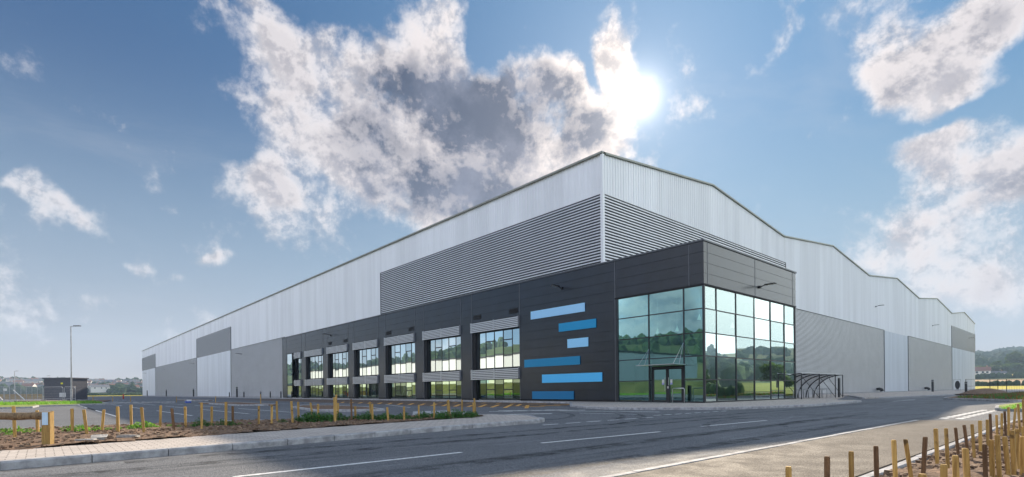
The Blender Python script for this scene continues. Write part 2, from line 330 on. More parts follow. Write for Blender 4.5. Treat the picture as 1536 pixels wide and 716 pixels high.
# ------------------------------------------------------------------ mesh builder
class MB:
    def __init__(s): s.v = []; s.f = []; s.mi = []
    def face(s, pts, mi=0):
        b = len(s.v); s.v += [tuple(p) for p in pts]; s.f.append(tuple(range(b, b+len(pts)))); s.mi.append(mi)
    def box(s, x0, x1, y0, y1, z0, z1, mi=0):
        if x0 > x1: x0, x1 = x1, x0
        if y0 > y1: y0, y1 = y1, y0
        if z0 > z1: z0, z1 = z1, z0
        b = len(s.v)
        s.v += [(x0, y0, z0), (x1, y0, z0), (x1, y1, z0), (x0, y1, z0), (x0, y0, z1), (x1, y0, z1), (x1, y1, z1), (x0, y1, z1)]
        for q in ((0, 3, 2, 1), (4, 5, 6, 7), (0, 1, 5, 4), (1, 2, 6, 5), (2, 3, 7, 6), (3, 0, 4, 7)):
            s.f.append(tuple(b+i for i in q)); s.mi.append(mi)
        return s
    def prism(s, poly, z0, z1, mi=0, sidemi=None):
        n = len(poly)
        a = sum(poly[i][0]*poly[(i+1) % n][1]-poly[(i+1) % n][0]*poly[i][1] for i in range(n))
        if a < 0: poly = poly[::-1]
        b = len(s.v)
        s.v += [(p[0], p[1], z0) for p in poly]+[(p[0], p[1], z1) for p in poly]
        s.f.append(tuple(b+n+i for i in range(n))); s.mi.append(mi)
        s.f.append(tuple(b+n-1-i for i in range(n))); s.mi.append(mi)
        for i in range(n):
            j = (i+1) % n; s.f.append((b+i, b+j, b+n+j, b+n+i)); s.mi.append(mi if sidemi is None else sidemi)
        return s
    def tube(s, pts, r, n=8, cap=True, mi=0):
        pts = [Vector(p) for p in pts]; rings = []
        rr = r if isinstance(r, (list, tuple)) else [r]*len(pts)
        for i, p in enumerate(pts):
            t = (pts[min(i+1, len(pts)-1)]-pts[max(i-1, 0)]).normalized()
            up = Vector((0, 0, 1)) if abs(t.z) < .9 else Vector((1, 0, 0))
            a = t.cross(up).normalized(); c = a.cross(t).normalized()
            b = len(s.v); rings.append(b)
            for k in range(n):
                w = 2*PI*k/n; q = p+a*(rr[i]*math.cos(w))+c*(rr[i]*math.sin(w)); s.v.append(tuple(q))
        for i in range(len(rings)-1):
            for k in range(n):
                k2 = (k+1) % n; s.f.append((rings[i]+k, rings[i]+k2, rings[i+1]+k2, rings[i+1]+k)); s.mi.append(mi)
        if cap:
            s.f.append(tuple(rings[0]+n-1-k for k in range(n))); s.mi.append(mi)
            s.f.append(tuple(rings[-1]+k for k in range(n))); s.mi.append(mi)
        return s
    def make(s, name, mats, parent=None, smooth=False):
        org = Vector((0, 0, 0))
        if parent is not None: org = parent.matrix_basis.to_translation() if parent.parent is None else Vector(parent.get('_o', (0, 0, 0)))
        me = bpy.data.meshes.new(name)
        me.from_pydata([(x-org.x, y-org.y, z-org.z) for x, y, z in s.v], [], s.f)
        if not isinstance(mats, (list, tuple)): mats = [mats]
        for m in mats: me.materials.append(m)
        me.polygons.foreach_set('material_index', s.mi)
        if smooth: me.polygons.foreach_set('use_smooth', [True]*len(s.f))
        me.update()
        bm = bmesh.new(); bm.from_mesh(me); bmesh.ops.recalc_face_normals(bm, faces=bm.faces); bm.to_mesh(me); bm.free()
        o = bpy.data.objects.new(name, me); COL.objects.link(o)
        if parent is not None: o.parent = parent
        return o
def tag(o, label=None, cat=None, group=None, kind=None):
    if label: o['label'] = label
    if cat: o['category'] = cat
    if group: o['group'] = group
    if kind: o['kind'] = kind
    return o
def thing(name, label, cat, loc=(0, 0, 0), group=None):
    o = bpy.data.objects.new(name, None); COL.objects.link(o); o.location = loc; o.empty_display_size = .3
    return tag(o, label, cat, group)
# NOTE sub-parts: parts sit at the thing's origin, so a sub-part uses the thing's location too
def sub(mb, name, mats, part, root, smooth=False):
    org = root.matrix_basis.to_translation()
    mb.v = [(x-org.x, y-org.y, z-org.z) for x, y, z in mb.v]
    me_parent = part; o = MB.make(mb, name, mats, None, smooth); o.parent = me_parent; return o
def copy_tree(o, parent=None):
    c = o.copy(); COL.objects.link(c)
    if parent is not None: c.parent = parent
    for ch in list(o.children): copy_tree(ch, c)
    return c
def struct(name, mb, mat, smooth=False): return tag(mb.make(name, mat, None, smooth), kind='structure')
def G(px, py, z=0.0):            # where the line of sight through a photo pixel meets the level z
    u2, v2 = px-768, py-CY; c, s = math.cos(ROLL), math.sin(ROLL)
    u = c*u2-s*v2; v = s*u2+c*v2
    Y = (CAM.z-z)*FPX/v; X = u/FPX*Y
    return (CAM.x+X*math.cos(PHI)+Y*math.sin(PHI), CAM.y-X*math.sin(PHI)+Y*math.cos(PHI))
def at(px, depth):               # point on the ground plane at a given depth under an image column
    X = (px-768)/FPX*depth; Y = depth
    return (CAM.x+X*math.cos(PHI)+Y*math.sin(PHI), CAM.y-X*math.sin(PHI)+Y*math.cos(PHI))
ROADZ = -.12

# ------------------------------------------------------------------ terrain
PROF = [(-180, [(200, 1), (400, 12), (800, 55), (1500, 95)]), (-140, [(200, .5), (300, 12), (450, 42), (700, 62), (1500, 80)]), (-80, [(190, .3), (300, 10), (450, 44), (700, 56), (1500, 70)]),
        (-58, [(260, 0), (500, 12), (700, 32), (1000, 40), (1500, 44)]), (-44, [(420, -.2), (600, .4), (760, 5.5), (980, 15), (1300, 16), (1500, 16)]), (-34, [(420, -.2), (600, .4), (760, 5), (980, 14), (1300, 15), (1500, 15)]),
        (0, [(420, -.2), (700, 6), (1500, 50)]), (38, [(250, -.2), (450, 2), (600, 6.8), (700, 9), (900, 18), (1500, 50)]), (45, [(250, -.2), (450, 2.2), (600, 7.2), (700, 10), (900, 20), (1500, 62)]),
        (70, [(200, 0), (450, 6), (700, 20), (1500, 100)]), (110, [(160, 0), (400, 12), (800, 40), (1500, 80)]), (180, [(200, 1), (400, 12), (800, 55), (1500, 95)])]
def prof(pr, s):
    x0, y0 = 130, -.2
    if s <= x0: return y0
    for x, y in pr:
        if s <= x:
            t = (s-x0)/(x-x0); return y0+(y-y0)*t
        x0, y0 = x, y
    return y0
def terr(x, y):
    dx, dy = x-CAM.x, y-CAM.y; s = math.hypot(dx, dy)
    a = math.degrees(math.atan2(dx, dy)-PHI); a = (a+180) % 360-180
    for i in range(len(PROF)-1):
        a0, p0 = PROF[i]; a1, p1 = PROF[i+1]
        if a0 <= a <= a1:
            t = (a-a0)/(a1-a0); t = t*t*(3-2*t); h = prof(p0, s)*(1-t)+prof(p1, s)*t; break
    if s > 420: h += mnoise.noise(Vector((x*.004, y*.004, 2)))*min(1, (s-420)/500)*max(0, h)*.22
    return h
mb = MB(); radii = [0, 40, 80, 130]+[130*1.06**i for i in range(1, 45)]; NA = 200; ids = []
for r in radii:
    row = []
    for k in range(NA):
        w = 2*PI*k/NA; x = CAM.x+r*math.sin(w); y = CAM.y+r*math.cos(w)
        row.append(len(mb.v)); mb.v.append((x, y, terr(x, y) if r > 130 else -.2))
        if r == 0: row = row*NA; break
    ids.append(row)
for i in range(len(ids)-1):
    for k in range(NA):
        k2 = (k+1) % NA
        q = [ids[i][k], ids[i][k2], ids[i+1][k2], ids[i+1][k]]
        if i == 0: q = q[1:] if q[0] == q[1] else q
        if i == 0: q = [ids[0][0], ids[1][k2], ids[1][k]]
        mb.f.append(tuple(q)); mb.mi.append(0)
struct('ground', mb, M_GROUND, True)

# ------------------------------------------------------------------ roads, pavements, kerbs
struct('road', MB().prism([(-110, -13.1), (-12.9, -13.1), (-12.4, -16), (-12.2, -60), (-4.5, -60), (-4.4, -17.5), (-3.5, -15), (-2, -13.7), (5, -13.2), (12, -13.0), (20, -10), (80, -10), (190, -10), (190, 8), (.2, 8), (.2, 262), (-75, 262), (-110, 30)], -.3, ROADZ), M_ASPH)
struct('footpath', MB().prism([(-60, -15.0), (-12.55, -15.0), (-12.45, -14.6), (-13.2, -13.30), (-60, -13.30)], -.3, -.012), M_ASPH2)
def kerb_run(pts, top, w=.15, bot=-.25, seg=.915, name='kerb'):
    """row of kerb stones along a polyline (left side = inside)"""
    mb = MB(); P = [Vector(p) for p in pts]
    for i in range(len(P)-1):
        a, b = P[i], P[i+1]; L = (b-a).length; t = (b-a)/L; n = Vector((-t.y, t.x))*w
        k = max(1, round(L/seg)); g = .006
        for j in range(k):
            p0 = a+t*(L*j/k+g); p1 = a+t*(L*(j+1)/k-(g if (L > .5) else -.0))
            q0, q1 = p0+n, p1+n; dz = rnd.uniform(-.003, .003)
            ch = n*.14
            b0 = len(mb.v)
            mb.v += [(p0.x, p0.y, bot), (p1.x, p1.y, bot), (q1.x, q1.y, bot), (q0.x, q0.y, bot),
                     (p0.x, p0.y, top-.025+dz), (p1.x, p1.y, top-.025+dz), (q1.x, q1.y, top+dz), (q0.x, q0.y, top+dz), (p0.x+ch.x, p0.y+ch.y, top+dz), (p1.x+ch.x, p1.y+ch.y, top+dz)]
            for q in ((0, 1, 5, 4), (4, 5, 9, 8), (8, 9, 6, 7), (2, 3, 7, 6), (0, 4, 8, 7, 3), (1, 2, 6, 9, 5)):
                mb.f.append(tuple(b0+x for x in q)); mb.mi.append(0)
    return struct(name, mb, M_KERB)
def smooth_poly(pts, n=5):
    out = []
    for i in range(len(pts)-1):
        p0 = Vector(pts[max(i-1, 0)]); p1 = Vector(pts[i]); p2 = Vector(pts[i+1]); p3 = Vector(pts[min(i+2, len(pts)-1)])
        for k in range(n):
            t = k/n; out.append(.5*((2*p1)+(-p0+p2)*t+(2*p0-5*p1+4*p2-p3)*t*t+(-p0+3*p1-3*p2+p3)*t**3))
    out.append(Vector(pts[-1])); return [(p.x, p.y) for p in out]
# left footway
kl = [(-60, -13.4), (-45, -9.6), (-31.33, -6.86), (-28.4, -6.48), (-24.4, -5.75), (-22.3, -5.42), (-20.6, -5.25)]
tip = smooth_poly([(-20.6, -5.25), (-19.6, -5.15), (-18.85, -4.7), (-18.5, -4.0), (-17.9, -3.1), (-17.9, -2.2), (-18.2, -1.1)], 3)
klf = kl+tip[1:]
kerb_run(klf[::1], 0.0)
inner = [(-18.6, -.75), (-18.9, -1.2), (-19.23, -2.15), (-21.5, -2.7), (-24.06, -3.15), (-28.45, -4.1), (-31.4, -4.85), (-45, -8), (-60, -11.8)]
def inset(pts, w):
    out = []
    for i, p in enumerate(pts):
        a = Vector(pts[max(i-1, 0)]); b = Vector(pts[min(i+1, len(pts)-1)]); t = (b-a).normalized(); out.append((p[0]-t.y*w, p[1]+t.x*w))
    return out
struct('pavement', MB().prism(inset(klf, .152)+inner, -.3, -.006), M_PAVE)
kerb_run([(-13.25, -13.22), (-60, -13.22)], -.004, .10)                      # far edge of the near footpath
kerb_run([(-60, -15.18), (-12.5, -15.14), (-11.5, -15.2), (-9.5, -15.5), (-8.6, -16.4), (-8.4, -22)], .002, .09)
# pavement in front of the entrance and round the corner
fr = [(-1.9, 74), (-1.9, 20), (-1.9, 9.6), (-4.5, 7.2), (-7.6, 4.4), (-9.0, 2.2), (-9.7, .2), (-9.6, -1.3), (-8.6, -2.7), (-7.4, -4.0), (-6.0, -4.9), (-4.3, -5.55), (-1.5, -6.05), (1, -6.2), (6, -5.9), (10.6, -5.6), (11.7, -5.0), (12.0, -4.3)]
kerb_run(fr, 0.0)
struct('pavement', MB().prism(inset(fr, .152)+[(13.5, -2.9), (30, 1.1), (37, 3.5), (36, 8.2), (14.8, 8.2), (14.6, .02), (.02, .02), (.05, 74)], -.3, -.006), M_PAVE)
sp_ = [(38, 3.0), (22.2, -2.6), (30, -3.6), (47, -4.9), (60, -5.6), (120, -8.5), (166, -9)]
kerb_run(sp_, 0.0)
struct('pavement', MB().prism(inset(sp_, .152)+[(166, 8.2), (37.2, 8.2)], -.3, -.007), M_PAVE)
struct('pavement', MB().prism([(-1.9, 74.2), (-1.9, 250), (.6, 250), (.6, 74.2)], -.3, -.004), M_KERB)
# disabled bays in brown surfacing along the front
struct('parking_bays', MB().prism([(-11.2, 9.4), (-6.2, 5.9), (-1.95, 9.65), (-1.95, 11.5), (-1.95, 68), (-9.9, 68)], -.28, ROADZ+.006), M_BROWN)

# ------------------------------------------------------------------ road markings
MARKZ = ROADZ+.004
def strip(mb, a, b, w, z=None):
    a = Vector(a); b = Vector(b); t = (b-a).normalized(); n = Vector((-t.y, t.x))*w/2; z = MARKZ if z is None else z
    mb.face([(a.x-n.x, a.y-n.y, z), (b.x-n.x, b.y-n.y, z), (b.x+n.x, b.y+n.y, z), (a.x+n.x, a.y+n.y, z)])
mb = MB()
for a, b in (((350, 716), (692, 679)), ((812, 665), (990, 648)), ((1052, 640), (1150, 631))): strip(mb, G(*a, ROADZ), G(*b, ROADZ), .10)
strip(mb, (-39, -9.9), (-32.5, -9.75), .10)
struct('lane_marking', mb, M_WPAINT)
mb = MB()
for i in range(6): strip(mb, (-20.1+i*.98, -5.86), (-19.45+i*.98, -5.87), .11)
for i in range(8): strip(mb, (-13.5+i*.72, -5.2-.02*i), (-13.0+i*.72, -5.2-.02*i), .13)
for k, (x, y) in enumerate(((-12.1, -13.25), (-11.95, -13.62))):
    for i in range(9): strip(mb, (x+2.3+i*1.0, y-.0*i), (x+2.95+i*1.0, y), .20)
strip(mb, (-18.9, 1.5), (-14.6, -.9), .34); strip(mb, (-13.8, 3.6), (-10.9, 0.4), .30); strip(mb, (-12.2, .9), (-10.6, -3.6), .24); strip(mb, (-13.6, -1.6), (-13.0, -4.1), .12)
for i in range(5): strip(mb, (-14.8+i*.75, 3.1-i*.2), (-14.0+i*.75, 2.3-i*.2), .25)
struct('junction_marking', mb, M_WPAINT)
mb = MB()
for x in (-28.4, -25.85, -23.5, -21.45, -39, -36.5, -34):
    for y0, y1 in ((12.2 if x == -28.4 else 10.6, 20.4), (25.0, 33.5), (38.2, 49.4), (55, 64), (69, 78), (84, 94), (100, 110)):
        if x == -28.4 and y0 < 30: y1 = 37 if y0 < 15 else y1
        if x < -30 and y0 < 50: continue
        strip(mb, (x, y0), (x, y1), .10)
strip(mb, (-25.87, 3.2), (-25.86, 5.4), .10)
for x in (-12.2, -14.6): strip(mb, (x, 24), (x-.1, 34), .1)
strip(mb, (-10.7, 21.3), (-13.85, 12.0), .10)
for y in (53, 66, 82, 97):
    strip(mb, (-29, y), (-15, y), .12)
struct('bay_marking', mb, M_WPAINT)
M_TYRE = pmat('tyre_rubber_stain', (.018, .018, .02), .7)
def alpha_noise(m, scale, lo, hi, amax):
    T = NT(m.node_tree); tc = T.new('ShaderNodeTexCoord').outputs['Object']; T.put(T.n['Principled BSDF'].inputs['Alpha'], T.ramp(T.noise(tc, scale, 5, .7), lo, hi, 0, amax))
alpha_noise(M_TYRE, 2.6, .35, .75, .65)
mb = MB()
def arc_strip(cx, cy, r, a0, a1, w, n=24):
    for i in range(n):
        t0, t1 = math.radians(a0+(a1-a0)*i/n), math.radians(a0+(a1-a0)*(i+1)/n)
        mb.face([(cx+(r-w/2)*math.cos(t0), cy+(r-w/2)*math.sin(t0), ROADZ+.0065), (cx+(r-w/2)*math.cos(t1), cy+(r-w/2)*math.sin(t1), ROADZ+.0065), (cx+(r+w/2)*math.cos(t1), cy+(r+w/2)*math.sin(t1), ROADZ+.0065), (cx+(r+w/2)*math.cos(t0), cy+(r+w/2)*math.sin(t0), ROADZ+.0065)])
for cx_, cy_, r_, a0, a1, w_ in ((-20, 2.6, 9.0, -75, 12, .22), (-20, 2.6, 7.1, -75, 12, .22), (-20.6, 3.2, 10.6, -80, 5, .20), (-5, -1, 9.5, 200, 262, .22), (-5, -1, 11.4, 198, 262, .22), (-14, -16, 7.4, 55, 125, .2), (-14, -16, 5.5, 50, 120, .2)): arc_strip(cx_, cy_, r_, a0, a1, w_)
struct('tyre_stain', mb, M_TYRE)
mb = MB()
for y_, x0_, x1_ in ((-8.2, -50, -12), (-10.9, -44, -8), (-12.2, -50, -14), (-7.1, -30, 18)): strip(mb, (x0_, y_), (x1_, y_+.25), .34, ROADZ+.0025)
struct('tyre_stain', mb, M_TYRE)
mb = MB(); HZ = ROADZ+.011
for xa_, ya_, xb_, yb2 in ((702, 610.5, 709, 607.8), (719, 610.8, 729, 607), (737, 611.3, 748, 607.5), (757, 612, 768, 606.8), (775, 609.3, 781, 606.5), (789.5, 612.5, 791.5, 608), (682, 610, 690, 606.8), (664, 609.4, 672, 606.3), (647, 608.8, 655, 606), (630, 608.2, 637, 605.6),
                           (613, 607.6, 620, 605.2), (597, 607.1, 603.5, 604.8), (582, 606.6, 588, 604.5), (567, 606.1, 572.5, 604.2), (552, 605.7, 557, 604), (538, 605.3, 543, 603.7), (525, 604.9, 530, 603.4), (512, 604.5, 516, 603.1),
                           (700, 605.2, 707, 604.4), (722, 605.4, 729, 604.5), (744, 605.6, 751, 604.6), (766, 605.6, 773, 604.7), (679, 605, 686, 604.2), (658, 604.8, 664, 604)):
    strip(mb, G(xa_, ya_, HZ), G(xb_, yb2, HZ), .23, HZ)
for px_, py_ in ((800, 610.2), (825, 608.8), (806, 606.2), (846, 607.3), (864, 606.4)): x, y = G(px_, py_, HZ); strip(mb, (x-.45, y+.5), (x+.45, y-.5), .5, HZ)
struct('hatch_marking', mb, M_YPAINT)
mb = MB()                      # long arrow on the yard road
strip(mb, (22.5, -3.9), (19.5, -6.8), .14); strip(mb, (19.5, -6.8), (13.5, -6.7), .12); strip(mb, (32, -5.4), (23, -4.1), .14)
struct('arrow_marking', mb, M_WPAINT)

# ------------------------------------------------------------------ planting beds, islands
def soil_bed(poly, name, z=0.0, amp=.035, step=.16, mat=None, bb=None):
    xs = [p[0] for p in poly]; ys = [p[1] for p in poly]
    def inside(x, y):
        c = False; n = len(poly); j = n-1
        for i in range(n):
            xi, yi = poly[i]; xj, yj = poly[j]
            if (yi > y) != (yj > y) and x < (xj-xi)*(y-yi)/(yj-yi)+xi: c = not c
            j = i
        return c
    mb = MB(); idx = {}
    nx = int((max(xs)-min(xs))/step)+1; ny = int((max(ys)-min(ys))/step)+1
    def vid(i, j):
        if (i, j) not in idx:
            x = min(xs)+i*step; y = min(ys)+j*step
            h = mnoise.noise(Vector((x*1.3, y*1.3, 0)))*amp+mnoise.noise(Vector((x*4.5, y*4.5, 3)))*amp*.7+abs(mnoise.noise(Vector((x*9, y*9, 8))))*amp*.8
            idx[(i, j)] = len(mb.v); mb.v.append((x, y, z+h))
        return idx[(i, j)]
    for i in range(nx):
        for j in range(ny):
            if inside(min(xs)+(i+.5)*step, min(ys)+(j+.5)*step):
                mb.f.append((vid(i, j), vid(i+1, j), vid(i+1, j+1), vid(i, j+1))); mb.mi.append(0)
    return struct(name, mb, mat or M_SOIL, True), inside
lb = [(-60, -11.8), (-45, -7.98), (-31.4, -4.93), (-28.45, -4.17), (-24.06, -3.22), (-21.5, -2.75), (-19.25, -2.2), (-19.1, -.95), (-22.31, 0.1), (-26.4, 1.6), (-28.5, 1.75), (-31.7, 1.9), (-60, 1.9)]
_, in_left = soil_bed(lb, 'planting_soil', .012, .04, .13)
kerb_run([(-18.8, -.7), (-22.2, .32), (-26.4, 1.85), (-31.7, 2.1), (-60, 2.1)], .015, .12)
struct('soil_base', MB().prism([(p[0], p[1]) for p in lb], -.3, -.011), M_SOIL)
rb = [(-60, -40), (-60, -15.22), (-12.5, -15.2), (-11.5, -15.28), (-9.6, -15.6), (-8.8, -16.5), (-8.6, -40)]
_, in_right = soil_bed([(-33, -24), (-33, -15.2), (-12.5, -15.2), (-11.5, -15.28), (-9.6, -15.6), (-8.8, -16.5), (-8.6, -24)], 'planting_soil', -.02, .07, .10)
struct('soil_base', MB().prism(rb, -.3, -.07), M_SOIL)
def clods(inside, x0, x1, y0, y1, n, smax, z, name, mat, seed):
    r = random.Random(seed); mb = MB()
    for _ in range(n):
        x = r.uniform(x0, x1); y = r.uniform(y0, y1)
        if not inside(x, y): continue
        s = r.uniform(.2, 1)**2*smax+.008
        b = len(mb.v)
        for a in (-1, 1):
            for c in (-1, 1):
                for e in (-1, 1): mb.v.append((x+a*s*r.uniform(.4, 1.1), y+c*s*r.uniform(.4, 1.1), z+s*.5+e*s*r.uniform(.3, .8)))
        for q in ((0, 1, 3, 2), (4, 6, 7, 5), (0, 4, 5, 1), (2, 3, 7, 6), (0, 2, 6, 4), (1, 5, 7, 3)): mb.f.append(tuple(b+i for i in q)); mb.mi.append(0)
    return tag(mb.make(name, mat), kind='stuff')
M_CLOD = pmat('soil_clods', (.10, .056, .034), .95, col2=(.30, .215, .15), vscale=5, bump=.5)
clods(in_left, -34, -19, -5, 2, 5200, .030, .02, 'soil_clods', M_CLOD, 3)
clods(in_right, -32, -9, -19.5, -15.2, 9000, .030, 0, 'soil_clods', M_CLOD, 4)
# small soil islands between the parking bays
for nm, poly in (('a', [(-18.9, 17.9), (-20.3, 11), (-19.2, 8.6), (-17.6, 8.2), (-16.2, 13), (-15.9, 19), (-17.2, 21)]),
                 ('b', [(-19.7, 27.5), (-17.2, 26), (-16.5, 39), (-17.5, 41), (-19.6, 41.5)]), ('c', [(-27.5, 51), (-20, 51), (-20, 52.4), (-27.5, 52.4)]), ('d', [(-16.5, 60), (-14.5, 59), (-14, 74), (-16, 75)])):
    a = sum(poly[i][0]*poly[(i+1) % len(poly)][1]-poly[(i+1) % len(poly)][0]*poly[i][1] for i in range(len(poly)))
    if a < 0: poly = poly[::-1]
    kerb_run(poly+[poly[0]], -.0, .14)
    struct('planting_soil', MB().prism(inset(poly, .13)[:], -.3, -.02), M_SOIL)
struct('pavement', MB().prism([(-18.7, 3.6), (-20.1, 1.3), (-18.8, -.55), (-17.4, 1.2), (-17.1, 3.3)], -.3, .0), M_KERB)
# grass verge with kerbs at the far side of the car park
struct('grass_verge', MB().prism([(-60, 35), (-33.1, 37.0), (-31.5, 37.2), (-31.2, 43), (-28.6, 43.2), (-28.4, 46.5), (-26.3, 47), (-25.8, 60), (-30, 72), (-75, 72)], -.3, -.01), M_GRASS)
kerb_run([(-60, 34.85), (-33.1, 36.85), (-31.4, 37.05), (-31.05, 42.85), (-28.45, 43.05), (-28.25, 46.35), (-26.1, 46.85), (-25.6, 60), (-29.8, 72)], .0, .13)
struct('planting_soil', MB().prism([(-28.2, 60), (-25.9, 60), (-23, 84), (-34, 92)], -.3, -.003), M_SOIL)
struct('planting_soil', MB().prism([(-75, 66), (-34, 68), (-34, 71.8), (-75, 71.8)], -.3, .004), M_SOIL)
# right: kerbed island with low planting, and grass corner
isl = [(60, -9.3), (31, -7.4), (22, -8.1), (20.2, -8.8), (17, -10.8), (13.9, -12.8), (15.5, -13.6), (20, -14), (60, -16)]
kerb_run(isl[:7], .02, .22); struct('planting_soil', MB().prism(inset(isl, .2), -.3, .03), M_SOIL)
ga = [(5.2, -13.5), (1, -13.35), (-1.6, -13.6), (-2.9, -14.6), (-3.6, -16), (-3.8, -30), (10, -30), (10, -14)]
kerb_run(ga[:5], .02, .13); struct('grass_verge', MB().prism(inset(ga, .12), -.3, .04), M_GRASS)
struct('field_track', MB().prism([(11, -13.8), (60, -16.2), (190, -12), (190, -9), (60, -9.2)][::-1] , -.3, -.10), M_KERB)

# ------------------------------------------------------------------ warehouse
EZ, HP, LV, RD = 18.49, 10.38, 15.43, 1.76
WX, WY, SP = .5, 8.29, 33.18
WL = 240.94; WR = 5*SP
wh = thing('warehouse', 'huge silver and grey ribbed metal warehouse with a rippling roofline', 'warehouse', (WX, WY, 0))
def rib_profile(length, pitch=.333, depth=.035):
    pts = []; u = 0.0
    while u < length-1e-3:
        for du, dd in ((0, 0), (.15, 0), (.18, depth), (.30, depth)):
            if u+du < length: pts.append((u+du, dd))
        u += pitch
    pts.append((length, 0)); return pts
def vclad(mb, axis, u0, u1, plane, zb, zt, coarse=False):
    """vertically ribbed sheet. axis 'Y': on the long front (faces -X); 'X': on the gable (faces -Y). zt may be a function"""
    pr = rib_profile(u1-u0, .333)
    prev = None
    for u, dd in pr:
        uu = u0+u; z1 = zt(uu) if callable(zt) else zt; c = plane-dd
        pt = ((c, uu, zb), (c, uu, z1)) if axis == 'Y' else ((uu, c, zb), (uu, c, z1))
        if prev: mb.face([prev[0], pt[0], pt[1], prev[1]])
        prev = pt
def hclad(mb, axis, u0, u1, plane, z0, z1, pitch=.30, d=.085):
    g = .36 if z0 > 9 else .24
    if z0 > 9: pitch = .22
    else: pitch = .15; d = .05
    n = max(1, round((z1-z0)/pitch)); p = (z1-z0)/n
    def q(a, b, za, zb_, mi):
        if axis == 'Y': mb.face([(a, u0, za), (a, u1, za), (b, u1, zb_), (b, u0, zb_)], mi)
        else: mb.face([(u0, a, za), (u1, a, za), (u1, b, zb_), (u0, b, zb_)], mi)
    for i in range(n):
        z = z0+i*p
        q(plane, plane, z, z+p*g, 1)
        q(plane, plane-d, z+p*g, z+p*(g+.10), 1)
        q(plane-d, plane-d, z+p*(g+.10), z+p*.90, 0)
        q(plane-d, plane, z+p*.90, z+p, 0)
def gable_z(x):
    t = ((x-WX) % SP)/SP; return EZ+RD*(1-abs(2*t-1))-.05
yb = [WY, 42.7, 78.7, 111.9, 146.4, 215.3, WY+WL]
mb = MB()
vclad(mb, 'Y', yb[0]+.1, yb[1], WX, LV, EZ); vclad(mb, 'Y', yb[1]+.05, yb[2], WX, HP-.2, EZ)
vclad(mb, 'Y', yb[2], yb[3], WX, HP, EZ); vclad(mb, 'Y', yb[3], yb[4], WX, LV, EZ); vclad(mb, 'Y', yb[4], yb[5], WX, HP, EZ); vclad(mb, 'Y', yb[5], yb[6], WX, LV, EZ)
GX = [WX, 34.0, 37.1, 74.8, 91.0, 132.9, WX+WR]
vclad(mb, 'X', GX[0]+.1, GX[1], WY, LV, gable_z); vclad(mb, 'X', GX[1]+.04, GX[5], WY, HP, gable_z); vclad(mb, 'X', GX[5]+.04, GX[6], WY, LV, gable_z)
mb.make('upper_cladding', M_WHITE, wh)
mb = MB()
vclad(mb, 'Y', yb[3]+.1, yb[4]-.1, WX, -.3, HP); vclad(mb, 'Y', yb[5]+.1, yb[6], WX, -.3, HP)
vclad(mb, 'X', GX[3]+.1, GX[4]-.1, WY, -.3, HP); vclad(mb, 'X', GX[5]+.1, GX[6], WY, -.3, HP)
mb.make('lower_cladding', M_WHITE2, wh)
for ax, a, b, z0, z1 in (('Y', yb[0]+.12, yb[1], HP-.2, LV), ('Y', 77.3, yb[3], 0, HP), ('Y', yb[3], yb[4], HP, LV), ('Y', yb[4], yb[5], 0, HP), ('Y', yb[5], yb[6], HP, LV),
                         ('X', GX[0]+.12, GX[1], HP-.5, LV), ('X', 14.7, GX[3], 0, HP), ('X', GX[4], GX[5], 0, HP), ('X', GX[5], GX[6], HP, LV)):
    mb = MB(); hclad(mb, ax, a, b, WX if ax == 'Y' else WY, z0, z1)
    mb.make('horizontal_panel', [M_LOUV, M_LOUV_SHADE], wh)
mb = MB()            # slim trims round the panels and the corner flashing
def ftrim(ax, u0, u1, z0, z1, mi=0, d=.11, t=.07):
    mb = MB()
    if ax == 'Y': mb.box(WX-d, WX+.02, u0, u1, z0, z1, mi)
    else: mb.box(u0, u1, WY-d, WY+.02, z0, z1, mi)
    mb.make('panel_trim', M_DTRIM, wh)
for y0, y1, z0, z1 in ((yb[0]+.12, yb[1], HP, LV), (77.3, yb[3], 0, HP), (yb[3], yb[4], HP, LV), (yb[4], yb[5], 0, HP), (yb[5], yb[6], HP, LV)):
    ftrim('Y', y0, y1, z1, z1+.07); ftrim('Y', y1, y1+.12, z0, z1+.07)
    if y0 > 80: ftrim('Y', y0-.12, y0, z0, z1+.07)
for x0, x1, z0, z1 in ((GX[0]+.12, GX[1], HP, LV), (14.7, GX[3], 0, HP), (GX[4], GX[5], 0, HP), (GX[5], GX[6], HP, LV)):
    ftrim('X', x0, x1, z1, z1+.07); ftrim('X', x1, x1+.14, z0, z1+.07)
    if x0 > 80: ftrim('X', x0-.14, x0, z0, z1+.07)
MB().box(WX-.13, WX+.10, WY-.13, WY+.10, -.1, EZ-.05).make('corner_flashing', M_WHITE, wh)
mb = MB()
mb.box(WX-.22, WX+.25, WY-.16, WY+WL+.1, EZ-.02, EZ+.12)
for i in range(5):
    for a, b, s in ((0, .5, 1), (.5, 1, -1)):
        xa, xb = WX+SP*(i+a), WX+SP*(i+b); za, zb_ = (EZ, EZ+RD) if s > 0 else (EZ+RD, EZ)
        for (y0, y1) in ((WY-.16, WY+.2),):
            v = [(xa, y0, za-.03), (xb, y0, zb_-.03), (xb, y0, zb_+.11), (xa, y0, za+.11), (xa, y1, za-.03), (xb, y1, zb_-.03), (xb, y1, zb_+.11), (xa, y1, za+.11)]
            b0 = len(mb.v); mb.v += v
            for q in ((0, 1, 2, 3), (5, 4, 7, 6), (3, 2, 6, 7), (0, 4, 5, 1), (0, 3, 7, 4), (1, 5, 6, 2)): mb.f.append(tuple(b0+j for j in q)); mb.mi.append(0)
mb.make('eaves_flashing', M_TRIM, wh)
mb = MB()
